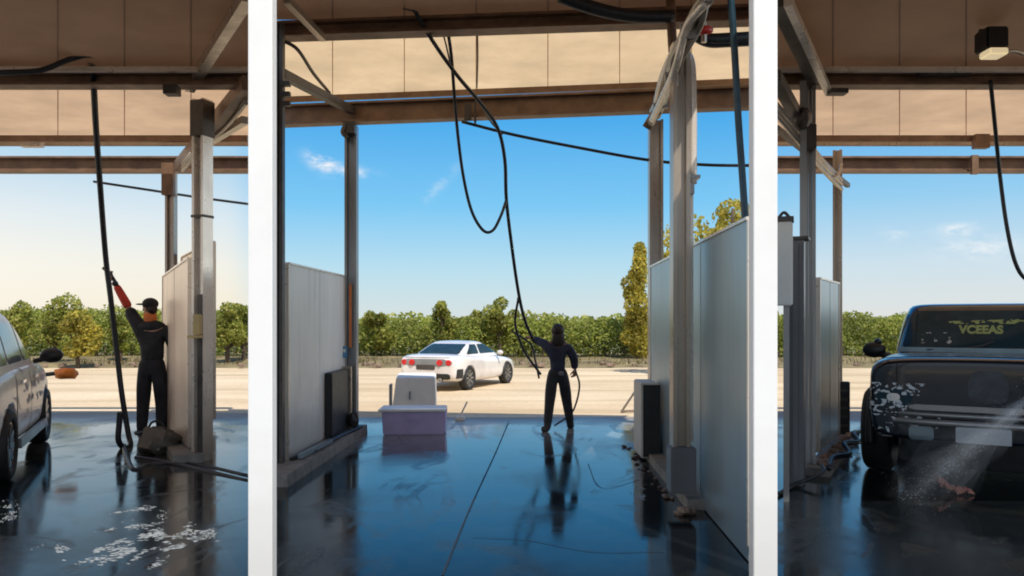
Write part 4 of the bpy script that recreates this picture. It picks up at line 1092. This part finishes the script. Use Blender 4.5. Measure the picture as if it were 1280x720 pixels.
# left person: back to us, left arm reaching up to the hose
pl = G(190, 11.05); 
def P_(px, py, d): return tuple(W(px, py, d) - pl)
J = dict(pelvis=(0, 0, 1.02), waist=(0, 0, 1.22), chest=(-.005, 0, 1.46), neck0=(-.01, .0, 1.63), neck1=(-.015, .0, 1.70), head0=(-.02, .0, 1.76), head1=(-.03, .0, 1.83), head2=(-.025, .01, 1.90),
         shL=(-.20, .0, 1.56), elL=(-.34, .03, 1.84), wrL=(-.52, -.02, 2.20), shR=(.19, 0, 1.55), elR=(.29, .05, 1.27), wrR=(.26, .22, 1.05),
         hipL=(-.10, 0, .95), knL=(-.13, .02, .52), anL=(-.135, -.02, .10), toL=(-.15, .14, .045), hipR=(.10, 0, .95), knR=(.12, .04, .52), anR=(.12, .02, .10), toR=(.15, .18, .045))
RD = dict(pelvis=(.165, .12), waist=(.145, .11), chest=(.18, .125), neck0=.05, neck1=.05, head0=.072, head1=(.086, .10), head2=.07, shL=.075, elL=.048, wrL=.034, shR=.075, elR=.048, wrR=.034,
          hipL=.10, knL=.066, anL=.045, toL=.04, hipR=.10, knR=.066, anR=.045, toR=.04)
# elbow for sleeves
CL = [('jacket', 'cloth_black', [('pelvis', 'waist', 'chest', 'neck0'), ('chest', 'shL', 'elL'), ('chest', 'shR', 'elR', 'wrR')], .030),
      ('trousers', 'cloth_black', [('waist', 'pelvis', 'hipL', 'knL', 'anL'), ('pelvis', 'hipR', 'knR', 'anR')], .026),
      ('boot', 'rubber', [('shinL', 'anL', 'heelL', 'toL')], .020), ('boot', 'rubber', [('shinR', 'anR', 'heelR', 'toR')], .020)]
pr, V = person('person in black work clothes and cap reaching one arm up to the hose', pl, J, RD, R(75), 1.0, CL, hands=[('wrL', 'elL', (.6, -.2, 0), 1.3, 1), ('wrR', 'elR', (0, 0, 1), .6, 1)])
sl = skin_mesh([[(tuple(V['elL'].lerp(V['wrL'], -.06)), .067), (tuple(V['elL'].lerp(V['wrL'], .45)), .060), (tuple(V['elL'].lerp(V['wrL'], .86)), .050)]])
link_mesh('sleeve', join_meshes('sleeve', [sl]), M['cloth_red'], pr)
sl = skin_mesh([[(tuple(V['elL'].lerp(V['wrL'], .78)), .052), (tuple(V['elL'].lerp(V['wrL'], 1.02)), .047)]])
link_mesh('glove', join_meshes('glove', [sl]), M['cloth_black'], pr)
sl = skin_mesh([[(tuple(V['neck0'] + Vector((0, 0, -.02))), .10), (tuple(V['neck1'] + Vector((-.01, 0, .01))), .088), (tuple(V['head0'] + Vector((-.015, -.01, .02))), .097)]])
cs_ = skin_mesh([[(tuple(V['neck0'] + Vector((0, 0, -.10))), (.165, .11)), (tuple(V['neck0'] + Vector((0, 0, -.03))), (.115, .10)), (tuple(V['neck0'] + Vector((0, 0, .03))), .085)]])
yk = MB().ball(V['neck0'] + Vector((0, 0, -.055)), (.20, .118, .085), 18).mesh('yoke')
link_mesh('collar', join_meshes('collar', [cs_, yk]), M['cloth_black'], pr)
link_mesh('neck_gaiter', join_meshes('neck_gaiter', [sl]), M['cloth_orange'], pr)
hc = V['head1']
mb = MB(); mb.ball(hc + Vector((.01, -.005, .055)), (.105, .115, .085), 16); mb.ball(hc + Vector((-.12, .03, .05)), (.09, .07, .014), 12)
mb.build('cap', M['cloth_black'], pr, smooth=True)
mb = MB(); mb.ball(hc + Vector((.05, -.03, -.02)), (.065, .085, .07), 12, .2, 2); mb.build('hair', M['hair'], pr, smooth=True)
lw = MB(); hp = V['wrL'] + pl + (V['wrL'] - V['elL']).normalized() * .09
hose('short black spray lance in the reaching hand of the left person', [hp + Vector((.10, .0, -.16)), hp, hp + Vector((-.10, .0, .09))], .024, name='spray_lance', cat='lance', sm=3)

# centre person: walking away, long dark hair, hose in both hands
pc = Vector((.685, 11.95, 0))
J = dict(pelvis=(0, 0, .86), waist=(-.01, 0, 1.02), chest=(-.01, -.01, 1.20), neck0=(-.005, -.01, 1.335), neck1=(0, 0, 1.385), head0=(.0, .0, 1.43), head1=(.0, .02, 1.49), head2=(.0, .01, 1.545),
         shL=(-.155, 0, 1.275), elL=(-.235, .10, 1.33), wrL=(-.355, .20, 1.385), shR=(.15, 0, 1.275), elR=(.245, -.02, 1.09), wrR=(.255, .05, .93),
         hipL=(-.085, 0, .80), knL=(-.125, -.05, .45), anL=(-.165, -.16, .09), toL=(-.26, -.14, .045), hipR=(.085, 0, .80), knR=(.14, .10, .45), anR=(.20, .18, .09), toR=(.22, .32, .045))
RD = dict(pelvis=(.15, .115), waist=(.125, .10), chest=(.145, .105), neck0=.042, neck1=.042, head0=.066, head1=(.08, .095), head2=.066, shL=.062, elL=.042, wrL=.029, shR=.062, elR=.042, wrR=.029,
          hipL=.092, knL=.058, anL=.04, toL=.036, hipR=.092, knR=.058, anR=.04, toR=.036)
CL = [('jacket', 'cloth_navy', [('pelvis', 'waist', 'chest', 'neck0'), ('chest', 'shL', 'elL', 'wrL'), ('chest', 'shR', 'elR', 'wrR')], .026),
      ('trousers', 'cloth_black', [('waist', 'pelvis', 'hipL', 'knL', 'anL'), ('pelvis', 'hipR', 'knR', 'anR')], .024),
      ('boot', 'rubber', [('shinL', 'anL', 'heelL', 'toL')], .020), ('boot', 'rubber', [('shinR', 'anR', 'heelR', 'toR')], .020)]
pr, V = person('person with long dark hair in navy clothes walking with a hose', pc, J, RD, R(10), 1.0, CL, hands=[('wrL', 'elL', (0, .3, -1), 1.2, 1), ('wrR', 'elR', (-.4, .6, 0), 1.2, 1)])
hc = V['head1']
mb = MB(); mb.ball(hc + Vector((0, -.02, .025)), (.100, .112, .100), 16, .12, 3); mb.ball(hc + Vector((.005, -.06, -.10)), (.098, .06, .14), 16, .25, 4); mb.build('hair', M['hair'], pr, smooth=True)
sl = skin_mesh([[(tuple(V['neck0'] + Vector((-.14, 0, -.045))), (.03, .06)), (tuple(V['neck0'] + Vector((0, -.01, -.01))), (.045, .075)), (tuple(V['neck0'] + Vector((.14, 0, -.045))), (.03, .06))]])
link_mesh('collar', join_meshes('collar', [sl]), mat('dusty_pink_cloth', (.20, .11, .10), .8), pr)
mb = MB(); mb.ball(V['pelvis'] + Vector((.04, -.125, .02)), (.045, .03, .035), 8, .5, 1); mb.build('belt_pouch', mat('pale_pouch', (.14, .14, .16), .6), pr, smooth=True)
hl = V['wrL'] + pc; hr = V['wrR'] + pc
hose('spray lance held out to the left by the walking person', [hl + Vector((-.34, .05, .10)), hl + Vector((-.05, .02, -.10)), hl + Vector((.02, -.02, -.34)), hl + Vector((.08, -.05, -.62))], .016, name='spray_lance', cat='lance')
hose('thin hose curving down from the right hand of the walking person', [hr + Vector((-.01, .02, .06)), hr + Vector((.02, .0, -.06)), hr + Vector((.07, -.02, -.25)), hr + Vector((.03, .0, -.50)), hr + Vector((-.06, .05, -.70)), hr + Vector((-.30, .1, -.88))], .014)
hose('dark hose slack between the lance and the hanging hose', [W(648, 372, 11.5), W(644, 405, 11.7), W(654, 436, 11.8), W(664, 452, 11.85), W(676, 468, 11.9)], .018)

# ------------------------------------------------------------------ loose things on the floor
bg = thing('tool_bag', 'dark canvas bag slumped at the feet of the reaching person', 'bag', (W(198, 568, 9.9).x, 9.95, 0), R(-12))
def blob(dims, seed, jit):
    mb = MB(); mb.ball((0, 0, dims[2] * .8), dims, 18, jit, seed)
    for v in mb.v: v.z = max(0, v.z)
    return mb
blob((.25, .20, .17), 2, .55).build('bag_body', M['bag'], bg, smooth=True)
mb = MB(); mb.quad((-.17, -.20, .10), (.13, -.20, .06), (.17, -.12, .30), (-.12, -.12, .34)); mb.build('flap', mat('taupe_flap', (.17, .14, .11), .6), bg)
MB().tube([(-.16, -.05, .24), (-.08, -.05, .38), (.05, -.05, .38), (.14, -.05, .24)], .015, 6).build('handle', M['rubber'], bg, smooth=True)
cl = thing('hose_coil', 'tangled coil of black hose beside the canvas bag', 'hose', (W(185, 555, 10.2).x, 10.5, 0))
mb = MB(); pts = []
for k in range(44):
    t = k * .42; pts.append((.24 * math.cos(t) * (1 + .2 * math.sin(k * .7)), .17 * math.sin(t), .03 + .0035 * k + .02 * math.sin(k * 1.3) ** 2))
mb.tube(pts, .024, 7, 3); mb.build('coil', M['hose'], cl, smooth=True)
# crumpled cloth by the black car's wheel
rg = thing('wash_cloth', 'crumpled reddish brown cloth on the floor under the black car bumper', 'cloth', (W(1170, 585, 7.9).x, 7.62, 0))
mb = MB(); n = 22
for j in range(n):
    for i in range(n):
        u, v = i / (n - 1) - .5, j / (n - 1) - .5
        q = []
        for (ii, jj) in ((i, j), (i + 1, j), (i + 1, j + 1), (i, j + 1)):
            uu, vv = ii / n - .5, jj / n - .5
            fold = abs(noise.noise(Vector((uu * 6, vv * 6, 2)))) * .10 + abs(noise.noise(Vector((uu * 12, vv * 12, 7)))) * .04
            edge_ = 1 - .35 * abs(noise.noise(Vector((uu * 9, vv * 9, 4))))
            q.append((uu * .34 * edge_, vv * .22 * edge_ , .008 + fold + max(0, .5 - (uu + .5)) * .30 * (1 - abs(vv))))
        mb.quad(*q)
mb.build('fabric', M['rag'], rg, smooth=True)
# orange wash cloth: bulbous, folded, lying across a dark handle on a post of the car yard
mb = MB(); mb.ball((0.02, 0, 0), (.17, .11, .10), 18, .35, 3)
for v in mb.v: v.x = math.copysign(min(abs(v.x), .15), v.x); v.z = max(-.075, min(.08, v.z))
mb.build('fabric', mat('orange_mitt', (.95, .26, .035), .6, vary=.2, scale=14, bump=.3), of, smooth=True)
MB().tube([(-.34, .05, -.02), (-.16, .0, .0), (.0, .0, .0)], .03, 8).build('grip', M['rubber'], of, smooth=True)

# soap suds on the floor
def suds(label, lines, seed):
    """thin wind-drawn streaks of suds: (list of image pixels projected onto the floor, count, spread)"""
    rnd = random.Random(seed); mb = MB()
    for (P, n, sp) in lines:
        C = smooth_path([Vector((*fl(*p), 0)) for p in P], 24)
        for k in range(n):
            u = rnd.random() * (len(C) - 1); i = int(u); c = C[i].lerp(C[min(i + 1, len(C) - 1)], u - i); dv = (C[min(i + 1, len(C) - 1)] - C[i]).normalized()
            g_ = noise.noise(Vector((c.x * 2.3, c.y * 2.3, seed)))
            c = c + Vector((rnd.gauss(0, sp), rnd.gauss(0, sp * 1.6), 0)) * (1.2 + g_)
            if noise.fractal(Vector((c.x * 7, c.y * 4, seed)), .8, 2.1, 3) < .08: continue
            r = rnd.uniform(.002, .0065) * (1.9 if rnd.random() < .05 else 1); l = r * rnd.uniform(1.2, 4.5); nn = Vector((-dv.y, dv.x, 0)); b0 = len(mb.v)
            for a_ in range(6):
                t_ = a_ * math.pi / 3; mb.v.append(c + dv * l * math.cos(t_) + nn * r * math.sin(t_) + Vector((0, 0, .0015)))
            mb.v.append(c + Vector((0, 0, .0015 + r * .6)))
            for a_ in range(6): mb.f.append((b0 + a_, b0 + (a_ + 1) % 6, b0 + 6))
    o = mb.build('soap_suds', M['suds'], smooth=True); return tag(o, label, 'suds', kind='stuff')
suds('white streaks of soap suds on the wet floor of the left bay', [([(55, 682), (90, 692), (140, 703), (200, 706)], 700, .025), ([(110, 690), (160, 690), (215, 688), (262, 675)], 900, .035), ([(150, 676), (195, 668), (240, 662), (275, 668)], 800, .035),
     ([(170, 684), (205, 676), (250, 676)], 500, .04), ([(130, 662), (175, 656), (220, 660)], 250, .03), ([(0, 628), (12, 640), (4, 655)], 250, .03), ([(150, 640), (190, 636), (205, 650)], 160, .03)], 2)
suds('white suds along the right edge of the centre floor', [([(765, 565), (785, 585), (800, 610), (803, 625)], 420, .02), ([(735, 618), (765, 606), (800, 622)], 220, .02)], 3)

# water spray in front of the black car
sm_, t, b = new_mat('water_mist')
tr = t.add('ShaderNodeBsdfTransparent'); df = t.add('ShaderNodeBsdfDiffuse'); df.inputs[0].default_value = (.75, .82, .9, 1)
tl_ = t.add('ShaderNodeBsdfTranslucent'); tl_.inputs[0].default_value = (.75, .82, .9, 1)
ad = t.add('ShaderNodeMixShader'); t.link(df.outputs[0], ad.inputs[1]); t.link(tl_.outputs[0], ad.inputs[2])
uvn = t.add('ShaderNodeAttribute', attribute_name='dens')
f = t.math('MULTIPLY', t.ramp(t.noise(3.2, 5, .65), [(.35, .15), (.7, 1.0)]), uvn.outputs['Fac'])
mx = t.add('ShaderNodeMixShader'); t.link(f, mx.inputs[0]); t.link(tr.outputs[0], mx.inputs[1]); t.link(ad.outputs[0], mx.inputs[2])
t.link(mx.outputs[0], t.n['Material Output'].inputs[0])
spr = thing('water_spray', 'misty jet of water blown down in front of the black car', 'water spray', (0, 0, 0))
A = W(1310, 478, 6.7); B = W(1150, 612, 7.25)
ax = (B - A); Ls = ax.length; ax.normalize(); ux = ax.orthogonal().normalized(); vx = ax.cross(ux)
for sh in range(7):
    me = bpy.data.meshes.new('mist'); vs = []; fs = []; dn = []; nu, nv = 26, 24
    for i in range(nu + 1):
        tt = i / nu; rad = (.012 + .42 * tt ** 1.25) * (.14 + .15 * sh)
        for k in range(nv):
            an = 2 * math.pi * k / nv
            p = A + ax * Ls * 1.15 * tt + (ux * math.cos(an) + vx * math.sin(an)) * rad * (1 + .55 * noise.noise(Vector((tt * 4, math.cos(an) * 2, math.sin(an) * 2 + sh))))
            if p.z < .01: p.z = .01
            vs.append(tuple(p)); dn.append(.17 * (1 - tt) ** .8 * (1 - .12 * sh) * min(1, .35 + tt * 6 * (1 if sh else 3)))
    for i in range(nu):
        for k in range(nv):
            q = i * nv + k; r_ = i * nv + (k + 1) % nv; fs.append((q, r_, r_ + nv, q + nv))
    me.from_pydata(vs, [], fs); at = me.attributes.new('dens', 'FLOAT', 'POINT'); at.data.foreach_set('value', dn); me.shade_smooth()
    link_mesh('mist', me, sm_, spr)
rnd = random.Random(17); mb = MB()
for i in range(900):
    tt = rnd.random() ** .8; rad = .02 + .30 * tt ** 1.2; an = rnd.uniform(0, 6.28); q = abs(rnd.gauss(0, .45)) * rad
    p = A + ax * Ls * 1.15 * tt + (ux * math.cos(an) + vx * math.sin(an)) * q
    if p.z < .01: continue
    dv = (ax + (ux * math.cos(an) + vx * math.sin(an)) * q * .6 + Vector((0, 0, -.15))).normalized(); l = rnd.uniform(.003, .012); s_ = dv.orthogonal().normalized() * rnd.uniform(.0004, .0010); s2 = dv.cross(s_)
    i0 = len(mb.v); mb.v += [p - dv * l, p + s_, p + s2 * .9, p - s_, p - s2 * .9, p + dv * l]
    for a_, b_ in ((1, 2), (2, 3), (3, 4), (4, 1)): mb.f += [(i0, i0 + a_, i0 + b_), (i0 + 5, i0 + b_, i0 + a_)]
dro = mb.build('droplets', mat('droplet', (.75, .82, .9), .15, vary=.05), spr); dro['kind'] = 'stuff'
# the lance it comes from, on a wall hook just past the bay side
hose('spray lance on its swivel boom pointing at the black car', [A - ax * .02, A - ax * .5, A - ax * .8 + Vector((.05, -.05, .2)), A - ax * 1.0 + Vector((.1, -.05, 1.0)), A - ax * 1.0 + Vector((.1, .0, 4.36 - A.z + ax.z))], .016, name='spray_lance', cat='lance')

# ------------------------------------------------------------------ light, sky, camera
SUN_EL, SUN_AZ = R(58), R(152)       # behind the camera, to the right (clockwise from +Y)
sd = Vector((math.sin(SUN_AZ) * math.cos(SUN_EL), math.cos(SUN_AZ) * math.cos(SUN_EL), math.sin(SUN_EL)))
L = bpy.data.lights.new('sun', 'SUN'); L.energy = 5.0; L.angle = R(.5); L.color = (1, .93, .82)
lo_ = bpy.data.objects.new('sun', L); COL.objects.link(lo_); lo_.rotation_euler = (-sd).to_track_quat('-Z', 'Y').to_euler(); lo_.location = (10, -20, 30)

w = bpy.data.worlds.new('World'); scene.world = w; w.use_nodes = True
t = NT(w.node_tree); bgn = t.n['Background']
sky = t.add('ShaderNodeTexSky'); sky.sky_type = 'NISHITA'; sky.sun_disc = False; sky.sun_elevation = SUN_EL; sky.sun_rotation = SUN_AZ
tc = t.add('ShaderNodeTexCoord'); sp_ = t.add('ShaderNodeSeparateXYZ'); t.link(tc.outputs['Generated'], sp_.inputs[0])
X_, Y_, Z_ = sp_.outputs
el = t.math('ARCTAN2', Z_, t.math('SQRT', t.math('ADD', t.math('MULTIPLY', X_, X_), t.math('MULTIPLY', Y_, Y_))))
eln = t.math('DIVIDE', el, R(40), clamp=True)
az = t.math('MULTIPLY', t.math('ARCTAN2', X_, Y_), 180 / math.pi)
def lin(r, g, b): return tuple(((q / 255) / 12.92 if q < 10 else ((q / 255 + .055) / 1.055) ** 2.4) for q in (r, g, b))
mid_ = t.ramp(eln, [(0, lin(222, 232, 232)), (.09, lin(186, 226, 244)), (.20, lin(122, 204, 250)), (.36, lin(62, 172, 242)), (.6, lin(50, 145, 225)), (1, lin(50, 110, 190))])
left_ = t.ramp(eln, [(0, lin(255, 243, 220)), (.09, lin(250, 247, 236)), (.17, lin(226, 239, 246)), (.28, lin(172, 216, 243)), (.6, lin(110, 165, 215)), (1, lin(60, 115, 190))])
right_ = t.ramp(eln, [(0, lin(232, 234, 232)), (.09, lin(210, 230, 242)), (.20, lin(150, 210, 246)), (.33, lin(88, 180, 243)), (.6, lin(75, 150, 220)), (1, lin(50, 110, 190))])
def sstep(x, a, b): 
    m = t.add('ShaderNodeMapRange', interpolation_type='SMOOTHSTEP'); m.inputs['From Min'].default_value = a; m.inputs['From Max'].default_value = b; t.link(x, m.inputs['Value']); return m.outputs[0]
fL = t.math('MULTIPLY', sstep(az, -15.5, -20), 1.0); fR = sstep(az, 14, 20)
c = t.mix(fL, mid_, left_); c = t.mix(fR, c, right_)
behind_ = t.ramp(eln, [(0, lin(70, 95, 125)), (.10, lin(100, 135, 170)), (.26, lin(228, 236, 244)), (.7, lin(215, 230, 244)), (1, lin(120, 170, 220))])  # unseen sky behind, brightened to fill the bays, darkened low for the black car
c = t.mix(sstep(t.math('ABSOLUTE', az), 95, 125), c, behind_)
# fill light added to the sky low on both sides, outside the view
lo_h = sstep(el, R(38), R(4))
def vmul(col, k): 
    n_ = t.add('ShaderNodeVectorMath', operation='SCALE'); n_.inputs[0].default_value = col; t.link(k, n_.inputs['Scale']); return n_.outputs[0]
def vadd(a_, b_):
    n_ = t.add('ShaderNodeVectorMath', operation='ADD'); t.link(a_, n_.inputs[0]); t.link(b_, n_.inputs[1]); return n_.outputs[0]
kl = t.math('MULTIPLY', t.math('MULTIPLY', sstep(az, -35, -58), sstep(az, -125, -95)), lo_h)
kr = t.math('MULTIPLY', t.math('MULTIPLY', sstep(az, 35, 58), sstep(az, 125, 95)), lo_h)
c = vadd(vadd(c, vmul((2.3, 1.9, 1.35), kl)), vmul((1.5, 1.45, 1.3), kr))
# warm haze on the far left
hz = t.math('MULTIPLY', t.math('MULTIPLY', sstep(az, -20, -36), sstep(el, R(14), R(-2))), .55)
c = t.mix(hz, c, (1.08, 1.02, .92))
# small fair-weather clouds
cn = t.add('ShaderNodeTexNoise'); cn.inputs['Scale'].default_value = 34; cn.inputs['Detail'].default_value = 6; cn.inputs['Roughness'].default_value = .6
mpn = t.add('ShaderNodeMapping'); mpn.inputs['Scale'].default_value = (1, 1, 2.2); t.link(tc.outputs['Generated'], mpn.inputs[0]); t.link(mpn.outputs[0], cn.inputs['Vector'])
def cloud(c, px, py, wx, wy, amt, tilt=0):
    a0 = math.degrees(math.atan((px - 640) / 1000)); e0 = math.degrees(math.atan((400 - py) / 1000 * math.cos(R(a0))))
    u = t.math('SUBTRACT', az, a0); v = t.math('SUBTRACT', t.math('MULTIPLY', el, 180 / math.pi), e0)
    v = t.math('ADD', v, t.math('MULTIPLY', u, tilt))
    r2 = t.math('ADD', t.math('POWER', t.math('DIVIDE', t.math('ABSOLUTE', u), wx), 2), t.math('POWER', t.math('DIVIDE', t.math('ABSOLUTE', v), wy), 2))
    g = t.math('EXPONENT', t.math('MULTIPLY', r2, -1))
    k = t.math('MULTIPLY', g, t.ramp(cn.outputs['Fac'], [(.42, .0), (.62, 1.0)]))
    return t.mix(t.math('MULTIPLY', k, amt, clamp=True), c, (.95, .97, 1.0))
for a_ in ((403, 203, .9, .55, 1.3, .3), (440, 214, 1.3, .35, .8, .1), (548, 232, 1.3, .5, .28, -.9), (1195, 287, 1.1, .35, .9, 0), (1116, 293, .7, .4, .5, 0), (1235, 308, 1.6, .6, .6, 0), (1210, 312, 2, .6, .35, 0)):
    c = cloud(c, *a_)
bgn.inputs['Strength'].default_value = 1.0; t.link(c, bgn.inputs['Color'])
bg2 = t.add('ShaderNodeBackground'); bg2.inputs['Strength'].default_value = .10; t.link(sky.outputs[0], bg2.inputs['Color'])
mxw = t.add('ShaderNodeMixShader'); mxw.inputs[0].default_value = .12
t.link(bgn.outputs[0], mxw.inputs[1]); t.link(bg2.outputs[0], mxw.inputs[2]); t.link(mxw.outputs[0], t.n['World Output'].inputs[0])

cam = bpy.data.cameras.new('camera'); co = bpy.data.objects.new('camera', cam); COL.objects.link(co)
co.location = (0, 0, EYE); co.rotation_euler = (R(90), 0, 0)
cam.sensor_width = 36; cam.lens = 1000 / 1280 * 36; cam.shift_y = 40 / 1280; cam.clip_end = 2000; cam.clip_start = .05
scene.camera = co
scene.view_settings.view_transform = 'Standard'; scene.view_settings.look = 'None'; scene.view_settings.exposure = 0; scene.view_settings.gamma = 1
scene.cycles.filter_width = 1.9
scene.cycles.max_bounces = 8; scene.cycles.transparent_max_bounces = 24
